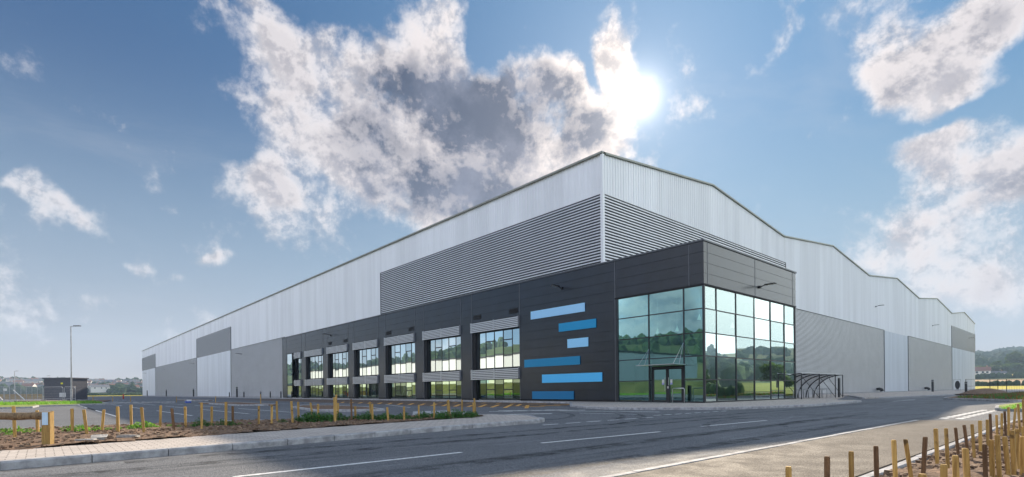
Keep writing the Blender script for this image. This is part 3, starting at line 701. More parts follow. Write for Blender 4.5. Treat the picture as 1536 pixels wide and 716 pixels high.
for i in range(5):
    xa, xm, xb = WX+SP*i, WX+SP*(i+.5), WX+SP*(i+1); y0, y1 = WY+.1, WY+WL
    mb.face([(xa+.05, y0, EZ+.1), (xm, y0, EZ+RD+.1), (xm, y1, EZ+RD+.1), (xa+.05, y1, EZ+.1)]); mb.face([(xm, y0, EZ+RD+.1), (xb, y0, EZ+.1), (xb, y1, EZ+.1), (xm, y1, EZ+RD+.1)])
mb.make('roof', M_ROOF, wh)
mb = MB()            # far walls close the volume
mb.face([(WX+WR, WY, -.3), (WX+WR, WY+WL, -.3), (WX+WR, WY+WL, EZ), (WX+WR, WY, EZ)])
mb.face([(WX, WY+WL, -.3), (WX+WR, WY+WL, -.3), (WX+WR, WY+WL, EZ+.5), (WX, WY+WL, EZ+.5)])
mb.make('rear_wall', M_WHITE2, wh); mb = MB()
mb.face([(9.6, WY, 0), (9.6, 77.2, 0), (9.6, 77.2, HP), (9.6, WY, HP)])
mb.face([(WX, WY+.05, HP-.25), (9.6, WY+.05, HP-.25), (9.6, 77.2, HP-.25), (WX, 77.2, HP-.25)])
mb.make('party_wall', M_WHITE2, wh)
mb = MB()            # concrete plinth strip
mb.box(WX-.10, WX+.1, 77.4, WY+WL, -.1, .12); mb.box(14.8, WX+WR, WY-.12, WY+.1, -.1, .12)
mb.make('plinth', M_KERB, wh)
# wall lights: slim black blade on a bracket
def wall_light(root, x, y, z, axis):
    mb = MB()
    if axis == 'Y':
        mb.box(x-.12, x, y-.09, y+.09, z-.1, z+.08)
        mb.tube([(x-.1, y, z), (x-.45, y+.02, z+.10)], .035, 6); mb.box(x-1.15, x-.42, y-.16, y+.16, z+.06, z+.13)
    else:
        mb.box(x-.09, x+.09, y-.12, y, z-.1, z+.08)
        mb.tube([(x, y-.1, z), (x+.02, y-.45, z+.10)], .035, 6); mb.box(x-.16, x+.16, y-1.15, y-.42, z+.06, z+.13)
    p = mb.make('wall_light', M_BPOST, root)
    mb = MB()
    if axis == 'Y': mb.box(x-1.1, x-.6, y-.12, y+.12, z+.048, z+.0595)
    else: mb.box(x-.12, x+.12, y-1.1, y-.6, z+.048, z+.0595)
    sub(mb, 'lens', M_LAMP, p, root)
for y in (103.5, 149.6, 195.2, 238.2): wall_light(wh, WX-.1, y, 9.0, 'Y')
for x in (69.9, 111.5, 156.4): wall_light(wh, x, WY-.1, 13.9, 'X')
for x in (70.2, 103.9):      # curved black cowls low on the gable
    mb = MB(); pts = [(x+.0, WY-.1, .55), (x, WY-.45, .62), (x, WY-.75, .48), (x, WY-.85, .22)]
    mb.tube(pts, [.20, .24, .27, .30], 10); mb.make('vent_cowl', M_BPOST, wh, True)

# ------------------------------------------------------------------ office block
PT, GT = 10.2, 7.36       # parapet top, glazing head
of = thing('office_building', 'black clad office block with glazed entrance corner and blue bars', 'office building', (0, 0, 0))
def clad(mb, axis, u0, u1, plane, z0, z1, row=.70, g=.018, t=.05, sgn=-1):
    """flat panels in rows over a dark backing; faces -X (axis Y) or -Y (axis X)"""
    n = max(1, round((z1-z0)/row)); p = (z1-z0)/n
    for i in range(n):
        za, zb_ = z0+i*p+g/2, z0+(i+1)*p-g/2
        if axis == 'Y': mb.box(plane, plane+t, u0+g/2, u1-g/2, za, zb_)
        else: mb.box(u0+g/2, u1-g/2, plane, plane+t, za, zb_)
bk = MB(); jt = MB(); pn = MB()
bays = [(17.01+8.55*k, 23.80+8.55*k) for k in range(7)]
# solid wall left of the entrance
clad(pn, 'Y', 6.86, 17.0, 0, .12, PT-.08)
clad(pn, 'Y', 0, 6.80, 0, GT+.1, PT-.08)
for k, (a, b) in enumerate(bays):
    clad(pn, 'Y', a, b, 0, 7.36, PT-.08)
    nb = bays[k+1][0] if k < 6 else 77.2
    clad(pn, 'Y', b, nb, 0, .12, PT-.08)
clad(pn, 'X', 0, .5, 0, GT+.1, PT-.08, t=.05); clad(pn, 'X', .5, 7.25, 0, GT+.1, PT-.08); clad(pn, 'X', 7.25, 14.0, 0, GT+.1, PT-.08); clad(pn, 'X', 14.0, 14.64, 0, GT+.1, PT-.08)
pn.make('wall_cladding', M_BLACK, of)
def back(y0, y1, z0, z1): bk.box(.055, .12, y0, y1, z0, z1)
back(6.8, 17.0, 0, PT-.1); back(.1, 6.8, GT+.05, PT-.1)
for k, (a, b) in enumerate(bays):
    back(a, b, 7.30, PT-.1); back(b, bays[k+1][0] if k < 6 else 77.2, 0, PT-.1)
bk.box(.1, 14.6, .055, .12, GT+.05, PT-.1)
bk.box(14.56, 14.64, .12, 8.2, 0, PT-.1)
bk.make('wall_core', M_BLACKB, of)
for y in [6.83, 17.0]+[b for a, b in bays]+[a for a, b in bays[1:]]+[77.2]: MB().box(-.012, .045, y-.045, y+.045, .1 if y > 6.9 else 0, PT-.08).make('joint_strip', M_JOINT, of)
MB().box(-.012, .045, .97, 1.03, GT+.1, PT-.08).make('joint_strip', M_JOINT, of)
for x in (.5, 7.25, 14.0): MB().box(x-.045, x+.045, -.012, .045, GT+.1, PT-.08).make('joint_strip', M_JOINT, of)
mb = MB()
mb.box(-.07, .30, -.07, 77.26, PT-.08, PT+.02); mb.box(.301, 14.72, -.07, .30, PT-.08, PT+.02); mb.box(14.42, 14.72, .301, 8.2, PT-.08, PT+.02)
mb.make('parapet_cap', M_JOINT, of)
MB().box(.12, 14.6, .12, 8.3, PT-.5, PT-.35).make('flat_roof', M_ROOF, of)
mb = MB(); mb.box(-.03, .06, 0, 6.85, GT, GT+.1); mb.box(.061, 14.66, -.03, .06, GT, GT+.1); mb.make('head_flashing', M_BLACKB, of)
# corner glazing
vy = [6.62, 4.04, 1.42, .06]; hz_ = [.06, 1.46, 2.95, 4.42, 5.92, GT]
vx = [.06, 1.62, 4.33, 7.12, 9.85, 12.4, 14.45]
mb = MB()
mb.box(-.02, .12, 6.60, 6.80, 0, GT); mb.box(-.03, .10, -.03, .10, 0, GT)
for y in vy[1:3]: mb.box(0, .12, y-.035, y+.035, .06, GT)
for z in hz_: 
    if z in (1.46,): mb.box(.01, .11, 3.82, 6.6, z-.03, z+.03); mb.box(.01, .11, .1, 1.44, z-.03, z+.03)
    elif z == .06: mb.box(.01, .11, 3.82, 6.6, 0, .08); mb.box(.01, .11, .1, 1.44, 0, .08)
    else: mb.box(.01, .11, .1, 6.6, z-.03, z+.03)
for x in vx[1:-1]: mb.box(x-.03, x+.03, 0, .12, .06, GT)
mb.box(14.44, 14.60, 0, .12, 0, GT)
for z in hz_: mb.box(.1, 14.44, .01, .11, (z-.03) if z > .1 else 0, z+.03)
mb.make('glazing_frame', M_FRAME, of)
for j in range(5):
    for i, (a, b) in enumerate(((4.075, 6.6), (1.455, 4.005), (.10, 1.385))):
        if i == 1 and j == 0: continue
        z0, z1 = hz_[j]+.03, hz_[j+1]-.03
        if i == 1 and j == 1: z0 = 2.42
        mb = MB(); e = rnd.uniform(-.003, .003); mb.face([(.05, a, z0), (.05, b, z0), (.05+e, b, z1), (.05+e, a, z1)]); mb.make('glass_pane', M_GLASSL, of)
    for i in range(6):
        z0, z1 = hz_[j]+.03, hz_[j+1]-.03; e = rnd.uniform(-.011, .011); e2 = rnd.uniform(-.014, .014)
        a, b = (vx[i]+.03 if i else .10), (vx[i+1]-.03 if i < 5 else 14.44)
        mb = MB(); mb.face([(a, .05, z0), (b, .05+e2, z0), (b, .05+e+e2, z1), (a, .05+e, z1)]); mb.make('glass_pane', M_GLASSR, of)
# entrance doors
dr = MB(); dr.box(-.02, .12, 3.76, 3.82, 0, 2.40); dr.box(-.02, .12, 1.44, 1.50, 0, 2.40); dr.box(-.02, .12, 1.50, 3.76, 2.30, 2.40)
door_frame = dr.make('entrance_frame', M_BPOST, of)
for a, b in ((1.51, 2.62), (2.64, 3.75)):
    mb = MB(); mb.box(-.01, .06, a, a+.09, .03, 2.28); mb.box(-.01, .06, b-.09, b, .03, 2.28); mb.box(-.01, .06, a+.09, b-.09, .03, .14); mb.box(-.01, .06, a+.09, b-.09, 2.18, 2.28)
    d = mb.make('entrance_door', M_BPOST, of)
    mb = MB(); mb.face([(.03, a+.09, .14), (.03, b-.09, .14), (.03, b-.09, 2.18), (.03, a+.09, 2.18)]); mb.make('door_glass', M_GLASSL, d)
    hy = b-.13 if a < 2 else a+.13
    mb = MB(); mb.tube([(-.07, hy, .75), (-.07, hy, 1.65)], .018, 8); mb.tube([(-.07, hy, .85), (0, hy, .85)], .012, 6); mb.tube([(-.07, hy, 1.55), (0, hy, 1.55)], .012, 6); mb.make('handle', M_STEEL, d)
    mb = MB(); c = (hy-.22) if a < 2 else hy+.12; mb.box(.012, .022, c, c+.15, 1.30, 1.52); mb.box(.010, .021, c, c+.15, 1.18, 1.295, 1); mb.make('notice', [M_PLASTIC, M_PURPLE], d)
# glass canopy on rods
mb = MB(); mb.box(-1.35, -.02, 1.30, 4.10, 2.44, 2.465); cp = mb.make('entrance_canopy', M_GLASSC, of)
mb = MB(); mb.box(-1.38, -1.35, 1.28, 4.12, 2.43, 2.475); mb.box(-1.35, -.02, 1.28, 1.30, 2.43, 2.475); mb.box(-1.35, -.02, 4.10, 4.12, 2.43, 2.475); mb.make('canopy_edge', M_STEEL, cp)
for y, z in ((1.43, 3.85), (4.02, 3.62)):
    for xe, ye in ((-1.25, y), (-.55, y)):
        mb = MB(); mb.tube([(-.02, y, z), (xe, ye, 2.47)], .016, 6); mb.make('canopy_rod', M_STEEL, cp)
# blue bars
for i, (y0, y1, z0, z1) in enumerate(((9.62, 15.55, 6.83, 7.50), (8.54, 12.33, 5.51, 6.17), (9.32, 11.42, 4.16, 4.85), (10.15, 16.39, 2.83, 3.48), (8.02, 14.27, 1.48, 2.16), (10.81, 15.46, .15, .79))):
    o = MB().box(-.075, -.025, y0, y1, z0, z1).make('blue_bar', M_BLUE[i], of)
    o['label'] = ('pale blue bar, topmost of the six', 'mid blue short bar, second from top', 'light blue shortest bar', 'deep blue bar, third from bottom', 'bright blue longest bar', 'dark blue bar, lowest of the six')[i]
# window bays
vent_n = 0
for k, (a, b) in enumerate(bays):
    wx = .32 if k < 7 else 0
    if k < 6: segs = [(a, b, 6.35, True)]
    else: segs = [(a-.05, a+2.9, 6.35, True)]
    for (a0, b0, top, fins) in segs:
        n = 5 if k < 6 else 2
        w = (b0-a0-.5)/n
        # reveal
        MB().box(.06, wx, b0-.06, b0+.0, 0, 6.5).make('window_reveal', M_BLACKB, of); MB().box(.06, wx, a0, a0+.06, 0, 6.5).make('window_reveal', M_BLACKB, of)
        if k < 6: MB().box(.05, wx+.1, b0-.5, b0-.06, 0, 6.9).make('reveal_panel', M_BLACKB, of)
        e = a0+.06
        for zz0, zz1, tr in ((2.93, 6.35, 5.45), (.1, 1.93, .97)):
            mb = MB()
            mb.box(wx-.03, wx+.05, a0+.06, b0-.5, zz0, zz0+.06); mb.box(wx-.03, wx+.05, a0+.06, b0-.5, zz1-.06, zz1)
            ys = [a0+.06+(b0-.5-a0-.06)*i/n for i in range(n+1)]
            for y in ys: mb.box(wx-.035, wx+.045, y-.026 if y > a0+.1 else y, y+.026, zz0+.06, zz1-.06)
            for i in range(n):
                if i % 2 == 1: mb.box(wx-.05, wx+.04, ys[i]+.035, ys[i+1]-.035, tr-.045, tr+.045)
            w_ = mb.make('window_frame', M_FRAME, of)
            for i in range(n):
                mb = MB(); e1 = rnd.uniform(-.006, .006); e2 = rnd.uniform(-.006, .006)
                mb.face([(wx, ys[i]+.03, zz0+.05), (wx+e1, ys[i+1]-.03, zz0+.05), (wx+e1+e2, ys[i+1]-.03, zz1-.05), (wx+e2, ys[i]+.03, zz1-.05)]); mb.make('glass_pane', M_GLASSB if zz0 > 2 else M_GLASSD, w_)
        MB().box(.13, wx+.2, a0, b0, 6.36, 6.9).make('window_head', M_BLACKB, of); MB().box(.13, wx+.2, a0, b0, 1.94, 2.9).make('spandrel', M_BLACKB, of)
        # silver fins in two bands
        for z0, z1 in ((6.42, 7.35), (1.96, 2.90)):
            mb = MB(); nf = 6; p = (z1-z0)/nf
            for i in range(nf): 
                zf = z0+i*p
                mb.box(-.20, .0, a0+.02, b0-.02, zf, zf+.03); mb.box(-.215, -.20, a0+.02, b0-.02, zf-.035, zf+.065)
            for y in (a0+.02, (a0+b0)/2, b0-.05): mb.box(-.17, -.02, y, y+.03, z0-.03, z1-.01)
            mb.make('shading_fins', M_FIN, of)
            MB().box(.001, .05, a0+.01, b0-.01, z0-.04, z1).make('fin_backing', M_BLACKB, of)
    if k % 2 == 0 and k < 5:
        for y0 in (a+.2, a+5.35): MB().box(-.03, -.001, y0, y0+1.15, 7.62, 8.05).make('wall_vent', M_BLACKB, of)
# tall window at the far end
mb = MB(); ya, yb_ = 72.5, 74.87
mb.box(-.02, .1, ya, ya+.08, .1, 7.33); mb.box(-.02, .1, yb_-.08, yb_, .1, 7.33); mb.box(-.02, .1, ya, yb_, 7.25, 7.33); mb.box(-.02, .1, ya, yb_, 1.95, 2.1); mb.box(-.02, .1, ya, yb_, 4.6, 4.68)
wf = mb.make('window_frame', M_FRAME, of)
mb = MB(); mb.face([(-.005, ya+.08, .1), (-.005, yb_-.08, .1), (-.005, yb_-.08, 7.25), (-.005, ya+.08, 7.25)]); mb.make('glass_pane', M_GLASSB, wf)
wall_light(of, 0, 12.0, 8.95, 'Y'); wall_light(of, 0, 56.9, 9.0, 'Y'); wall_light(of, 7.93, 0, 8.2, 'X')
# interior
mb = MB(); mb.box(.35, 9.5, 17.0, 77.1, -.05, .02); mb.box(.6, 9.5, 17.0, 77.1, 2.2, 2.7); mb.box(.6, 9.5, 17, 77.1, 6.4, 6.6); mb.box(7.5, 7.6, 17, 77, .02, 6.4); mb.make('office_floors', M_INT, of)
mb = MB(); mb.box(.2, 14.5, .2, 12.0, -.05, .01); mb.make('lobby_floor', M_FLOOR, of)
mb = MB(); mb.box(.6, 14.5, 12.0, 12.2, 0, 7.3); mb.box(.2, 14.5, .2, 12, 7.3, 7.4); mb.box(.45, .6, 6.9, 17, 0, 7.3); mb.box(13.6, 14.4, 2.5, 12, 0, 7.3); mb.make('lobby_wall', M_INT, of)
mb = MB(); mb.box(3.2, 3.6, 1.2, 1.6, 0, 7.3); mb.box(3.2, 3.6, 6.2, 6.6, 0, 7.3); mb.box(9.0, 9.4, 1.2, 1.6, 0, 7.3); mb.make('column', M_INT, of)
mb = MB(); mb.box(4.5, 13.6, 5.5, 12, 3.2, 3.5); mb.make('mezzanine', M_INT, of)
mb = MB(); mb.box(5.2, 6.0, 2.6, 5.6, 0, 1.1); mb.box(5.15, 6.1, 2.5, 5.7, 1.1, 1.15); mb.make('reception_desk', M_DESK, of)
for x, y, z in ((1.6, 1.2, 5.45), (2.2, 3.2, 4.9), (2.4, 4.9, 4.9), (4.2, 1.6, 5.3), (7.5, 1.8, 5.4)):
    mb = MB(); mb.tube([(x, y, 7.3), (x, y, z+.35)], .007, 5); mb.tube([(x, y, z+.35), (x, y, z+.25), (x, y, z)], [.03, .05, .13], 12); mb.make('pendant_lamp', pmat('pendant_white', (.8, .8, .78), .4, emis=(1, .92, .8, .5)) if 'pendant_white' not in MATS else MATS['pendant_white'], of, True)

# ------------------------------------------------------------------ door furniture in front of the office
p = thing('access_post', 'black intercom post in front of the glass entrance doors', 'post', (-1.2, 1.78, 0))
MB().box(-1.29, -1.11, 1.69, 1.87, 0, 1.12).make('post', M_BPOST, p); MB().box(-1.30, -1.291, 1.72, 1.84, .92, 1.06).make('call_panel', M_STEEL, p)
MB().box(-1.33, -1.07, 1.65, 1.91, -.003, .02).make('base_plate', M_STEEL, p)
h = MB(); h.tube([(-1.2, 1.52, 0), (-1.2, 1.52, .86), (-1.2, 1.47, .93), (-1.2, .75, .93), (-1.2, .70, .86), (-1.2, .70, 0)], .028, 8)
tag(h.make('door_hoop', M_STEEL, None, True), 'brushed steel hoop barrier right of the entrance doors', 'barrier')

# bollards ---------------------------------------------------------
def bollard_mesh(hh, r):
    root = thing('bollard', 'x', 'bollard')
    mb = MB(); mb.tube([(0, 0, -.02), (0, 0, hh-.03), (0, 0, hh)], [r, r, r*.8], 12); mb.make('post', M_BPOST, root, False)
    mb = MB(); mb.tube([(0, 0, hh*.86), (0, 0, hh*.90)], r+.004, 12); mb.make('band', M_GALV, root)
    return root
lowb = bollard_mesh(1.05, .10); tallb = bollard_mesh(2.1, .17)
lows = [(-1.05, 107.3, 'low black bollard standing alone before the pale lower wall left of the tall post'), (-1.05, 96.5, 'low black bollard just right of the tall post by the grey wall panel'), (-1.05, 85.8, 'low black bollard, leftmost of the three before the grey panel beside the office'),
        (-1.05, 80.4, 'low black bollard, middle of the three before the grey panel beside the office'), (-1.05, 74.9, 'low black bollard at the far end corner of the black office wall'), (-1.05, 69.8, 'low black bollard in front of the tall narrow office window'), (-1.05, 64.2, 'low black bollard before the second office pier from the far end')]
talls = [(-1.0, 101.7, 'tall black post between two low bollards before the grey ribbed panel'), (-1.0, 143.0, 'tall black post at the left edge of the pale lower wall panel'), (-1.0, 183.7, 'tall black post before the middle of the far curved-looking grey panel'), (-1.0, 224.6, 'tall black post nearest the far end of the long wall')]
for src, lst in ((lowb, lows), (tallb, talls)):
    for i, (x, y, lab) in enumerate(lst):
        o = src if i == 0 else copy_tree(src)
        o.location = (x, y, 0); tag(o, lab, 'bollard', 'black bollards along the long wall')
for px, py, d, lab in ((1399, 587.6, .4, 'tall black post standing before the second grey panel of the gable'), (1449, 590.8, .4, 'tall black gate post at the end of the mesh fence by the gable')):
    o = copy_tree(tallb); x, y = G(px, py, 0); o.location = (x, y, 0); o.scale = (1, 1, 1) if px < 1420 else (.75, .75, .68); tag(o, lab, 'post', 'tall posts near the gable')

# cycle shelter ------------------------------------------------------
cs = thing('cycle_shelter', 'curved clear cycle shelter with black arched frame beside the glazed corner', 'cycle shelter', (18.6, .5, 0))
X0, X1 = 13.44, 23.13; YF, YB = -.8, 1.6
bayx = [X0+(X1-X0)*i/5 for i in range(6)]
def arch(x):
    pts = []
    for i in range(11):
        t = i/10*PI/2; pts.append((x, YB+.9-2.9*math.sin(t)-.0, 2.02*math.cos(t)*1.0 if 0 else 2.0*math.sin(PI/2-t)))
    return pts
for ix, x in enumerate(bayx):
    pts = [(x, YB-2.35*(1-math.cos(t)), 2.0*math.sin(t)) for t in [i/12*PI/2 for i in range(13)]]
    mb = MB(); mb.tube(pts, .045, 6); mb.make('arch', M_BPOST, cs)
    if ix in (0, 2, 4, 5): MB().box(x-.03, x+.03, YF-.03, YF+.03, 0, 2.02).make('leg', M_BPOST, cs)
for ia, ib in ((0, 2), (2, 4), (3, 5)):
    mb = MB(); mb.tube([(bayx[ia], YF+.05, 1.9), (bayx[ib], YF+.05, .1)], .022, 5); mb.make('brace', M_BPOST, cs)
mb = MB()
for t in (0, .35, .7, 1.1, 1.55): mb.tube([(X0, YB-2.35*(1-math.cos(t)), 2.0*math.sin(t)), (X1, YB-2.35*(1-math.cos(t)), 2.0*math.sin(t))], .02, 5)
mb.box(X0-.1, X1+.1, YF-.05, YF+.05, 2.02, 2.08); mb.make('purlin', M_GALV, cs)
mb = MB(); N = 10
for i in range(N):
    t0, t1 = i/N*PI/2, (i+1)/N*PI/2
    y0, z0, y1, z1 = YB+.04-2.35*(1-math.cos(t0)), 2.04*math.sin(t0), YB+.04-2.35*(1-math.cos(t1)), 2.04*math.sin(t1)
    mb.face([(X0, y0, z0), (X1, y0, z0), (X1, y1, z1), (X0, y1, z1)])
M_POLY = pmat('polycarbonate', (.62, .63, .68), .35); M_POLY.node_tree.nodes['Principled BSDF'].inputs['Alpha'].default_value = .7; mb.make('roof_sheet', M_POLY, cs, True)
MB().box(X1+.35, X1+.65, -.42, -.30, .0, 1.75).make('end_panel', M_BPOST, cs)
stand = None
for i in range(9):
    x = X0+.7+i*1.08
    mb = MB(); mb.tube([(0, -.4, 0), (0, -.4, .68), (0, -.33, .76), (0, .33, .76), (0, .4, .68), (0, .4, 0)], .025, 6)
    if stand is None: stand = mb.make('cycle_stand', M_STEEL, None, True); o = stand
    else: o = stand.copy(); COL.objects.link(o)
    o.location = (x, .45, 0); tag(o, 'steel hoop stand under the curved cycle shelter, %s from the glazed corner' % ('first second third fourth fifth sixth seventh eighth ninth'.split()[i]), 'cycle stand', 'hoop stands in the cycle shelter')

# fan unit, gate and fence right of the gable --------------------------
x0, y0 = G(1433, 590, 0)
def ray_at(px, yplane):          # X where the column px meets the plane Y = yplane
    lo, hi = -30.0, 600.0
    for _ in range(60):
        m_ = (lo+hi)/2; dx, dy = m_-CAM.x, yplane-CAM.y
        X = dx*math.cos(PHI)-dy*math.sin(PHI); Y = dx*math.sin(PHI)+dy*math.cos(PHI)
        if 768+FPX*X/max(Y, .01) < px: lo = m_
        else: hi = m_
    return lo
xm = ray_at(1436.5, 5.2)
pl = thing('plant_unit', 'round black fan unit behind a grey tubular frame by the gable', 'fan unit', (xm, 5.2, 0))
mb = MB()
for y in (4.6, 5.8): mb.box(xm-.65, xm-.57, y-.04, y+.04, 0, 2.4)
mb.box(xm-.65, xm-.57, 4.64, 5.76, 2.32, 2.4); mb.make('guard_frame', M_GALV, pl)
mb = MB(); n_ = 22; ring = [(5.2+.42*math.cos(2*PI*k/n_), 1.2+.92*math.sin(2*PI*k/n_)) for k in range(n_)]
mb.face([(xm-.3, y, z) for y, z in ring]); mb.face([(xm, y, z) for y, z in ring])
for k in range(n_): y0_, z0_ = ring[k]; y1_, z1_ = ring[(k+1) % n_]; mb.face([(xm-.3, y0_, z0_), (xm-.3, y1_, z1_), (xm, y1_, z1_), (xm, y0_, z0_)])
mb.make('drum', M_BPOST, pl)
mb = MB(); mb.box(xm-.3, xm+.1, 4.9, 5.5, 0, .3); mb.make('stand', M_GALV, pl)
fe = thing('mesh_fence', 'thin dark mesh fence running right from the gable before the yellow field', 'fence', (90, 0, 0))
pf = [G(1449, 590.8), G(1485, 590.0), G(1497, 589.6), G(1510, 589.5), G(1560, 589.0), G(1620, 588)]
mbp = MB(); rail = MB(); msh = MB()
for i in range(len(pf)-1):
    a, b = Vector(pf[i]), Vector(pf[i+1]); n = max(1, int((b-a).length/5))
    for j in range(n+1):
        q = a+(b-a)*j/n; mbp.tube([(q.x, q.y, -.1), (q.x, q.y, 1.75)], .04, 5)
    for z in (.15, .9, 1.72): rail.tube([(a.x, a.y, z), (b.x, b.y, z)], .018, 4)
    n2 = int((b-a).length/.35)
    for j in range(n2): q = a+(b-a)*j/n2; msh.box(q.x-.005, q.x+.005, q.y-.005, q.y+.005, .1, 1.72)
mbp.make('fence_posts', M_BPOST, fe); rail.make('rails', M_BPOST, fe); msh.make('wire_mesh', M_BPOST, fe)

# ------------------------------------------------------------------ timber stakes
M_STK = []
def stake(px0, py0, px1, py1, w, label, group, dark=False, h=None):
    """px0,py0 = head, px1,py1 = foot on the soil"""
    if h is None:
        x, y = G(px1, py1, 0.0)
    else:
        x, y = G(px1, py0, h)
    D = (x-CAM.x)*math.sin(PHI)+(y-CAM.y)*math.cos(PHI)
    hh = h if h is not None else (py1-py0)/FPX*D
    lean = (px0-px1)/FPX*D if h is None else (px0-px1)/FPX*D
    rx, ry = math.cos(PHI), -math.sin(PHI)
    mb = MB(); c = w/2; rot = rnd.uniform(-.22, .22)-math.atan2(x-CAM.x, y-CAM.y); tw = rnd.uniform(-.1, .1)
    def ring(z, s, t):
        return [((math.cos(rot+t+a)*s*1.414*c)+lean*rx*z/hh, (math.sin(rot+t+a)*s*1.414*c)+lean*ry*z/hh, z) for a in (PI/4, 3*PI/4, 5*PI/4, 7*PI/4)]
    R_ = [ring(-.08, .9, 0), ring(hh*.5, 1, tw), ring(hh-.012, 1, tw*1.4), ring(hh, .82, tw*1.4)]
    b = len(mb.v)
    for r_ in R_: mb.v += r_
    for i in range(3):
        for k in range(4): k2 = (k+1) % 4; mb.f.append((b+i*4+k, b+i*4+k2, b+i*4+4+k2, b+i*4+4+k)); mb.mi.append(0)
    mb.f.append(tuple(b+12+k for k in range(4))); mb.mi.append(0); mb.f.append(tuple(b+3-k for k in range(4))); mb.mi.append(0)
    o = mb.make('timber_stake', M_WOODD if dark else M_WOOD); o.location = (x, y, 0)
    return tag(o, label, 'stake', group)
def nth(i):
    n = i+1; return '%d%s' % (n, 'th' if 10 <= n % 100 <= 20 else {1: 'st', 2: 'nd', 3: 'rd'}.get(n % 10, 'th'))
ORD = ['first', 'second', 'third', 'fourth', 'fifth', 'sixth', 'seventh', 'eighth', 'ninth', 'tenth', 'eleventh', 'twelfth', 'thirteenth', 'fourteenth', 'fifteenth', 'sixteenth', 'seventeenth', 'eighteenth', 'nineteenth', 'twentieth',
       'twenty-first', 'twenty-second', 'twenty-third', 'twenty-fourth', 'twenty-fifth', 'twenty-sixth', 'twenty-seventh', 'twenty-eighth', 'twenty-ninth', 'thirtieth', 'thirty-first', 'thirty-second', 'thirty-third', 'thirty-fourth', 'thirty-fifth', 'thirty-sixth', 'thirty-seventh', 'thirty-eighth', 'thirty-ninth', 'fortieth']
LS = [(20.7, 609.4, 22.5, 658.4), (56, 615.5, 56.5, 650.5), (78.5, 617, 78.2, 655), (108.3, 613, 108.5, 649.5), (126, 614.5, 130.5, 653.8), (156, 614.5, 153, 647), (176.6, 610, 177, 649.5), (196.6, 607.3, 197, 642), (212.5, 611, 216, 650), (241.3, 608.4, 240.3, 642.3),
      (258, 612.7, 261, 646, 1), (277.8, 610, 278.5, 642), (302.6, 604, 302.8, 644), (317.8, 610, 317.6, 640), (339.4, 603, 338.8, 640.5), (349.3, 609.4, 349.2, 638.8, 1), (388.6, 609, 388.2, 636.5), (408, 607.3, 407.6, 638), (415.2, 602, 416, 634), (437.3, 602, 439, 635.2),
      (447.5, 603, 448, 632.7), (466, 604, 470.3, 633.4), (477.3, 606, 477.5, 633.4), (501.6, 596, 502, 633), (504.6, 592.3, 503, 633.8), (507.4, 604.8, 506.5, 630), (527, 598.7, 527.5, 630.5, 1), (533, 609.4, 533.2, 630), (555, 603, 557, 631), (558.5, 606, 558.8, 632), (581, 611, 582.5, 632.7),
      (606.2, 610, 606.3, 631.6), (628.2, 607.6, 628, 629.3), (651.6, 604, 651.2, 628), (671.5, 601, 672.5, 625.6), (672.8, 600, 675.5, 627.3), (693.3, 600, 693, 625.2), (710, 604, 710.4, 625), (711.5, 597.6, 713.6, 625.3)]
for i, s in enumerate(LS):
    dk = len(s) > 4
    lean = 'leaning left' if s[0]-s[2] < -2 else ('leaning right' if s[0]-s[2] > 2 else 'upright')
    stake(*s[:4], .055, '%s %s timber stake, %s from the left in the left soil strip' % ('dark' if dk else 'honey', lean, ORD[i]), 'timber stakes in the left planting strip', dk)
RSF = [(1182.7, 700, 1182.5), (1240.7, 684.5, 1240), (1276.7, 677, 1277), (1313.7, 669, 1315), (1340.5, 660, 1343), (1358, 659, 1367.5), (1388, 655.5, 1384), (1403.5, 643, 1405.5)]
RSB = [(1419.5, 642.5, 1422, 706), (1433.5, 641.6, 1437.5, 684), (1446.5, 637.5, 1451.5, 676), (1458.5, 636.5, 1461.5, 686), (1470.5, 631, 1471, 680), (1481.5, 629.5, 1482, 672), (1485.5, 621, 1487, 663), (1495, 622.5, 1496, 656), (1503, 620, 1502.5, 657), (1507.3, 617, 1509, 657),
       (1513.4, 611, 1513, 654), (1523.5, 612, 1520, 648), (1527.3, 606, 1530, 650), (1535, 600, 1536, 648)]
RSN = [(1383.7, 711, 1384), (1415.7, 696.6, 1416), (1433, 683.5, 1434.5), (1447.5, 672.5, 1451.5)]
RSM = [(1477.5, 666.5, 1478.5, 722), (1487.5, 660, 1489, 720), (1496.5, 652.5, 1499.5, 722), (1507.5, 655, 1513.5, 716), (1519, 646, 1521.5, 713), (1525.5, 643.5, 1529, 704), (1536, 640, 1538, 700), (1534, 655, 1533, 712)]
i = 0
for s in RSF: stake(s[0], s[1], s[2], None, .034, 'foreground timber stake, %s from the left along the right path edge' % ORD[i], 'timber stakes in the right planting bed', i in (1, 3, 6), .41); i += 1
for j, s in enumerate(RSB): stake(*s, .033, 'slim timber stake, %s of the far row along the right path edge' % ORD[j], 'timber stakes in the right planting bed', j in (1, 2, 6, 9))
for j, s in enumerate(RSN): stake(s[0], s[1], s[2], None, .040, 'broad pale timber stake, %s in the nearest row of the right bed' % ORD[j], 'timber stakes in the right planting bed', False, .36 if j else .33)
for j, s in enumerate(RSM): stake(*s, .036, 'knotty timber stake, %s in the middle row of the right bed' % ORD[j], 'timber stakes in the right planting bed', j in (0,))
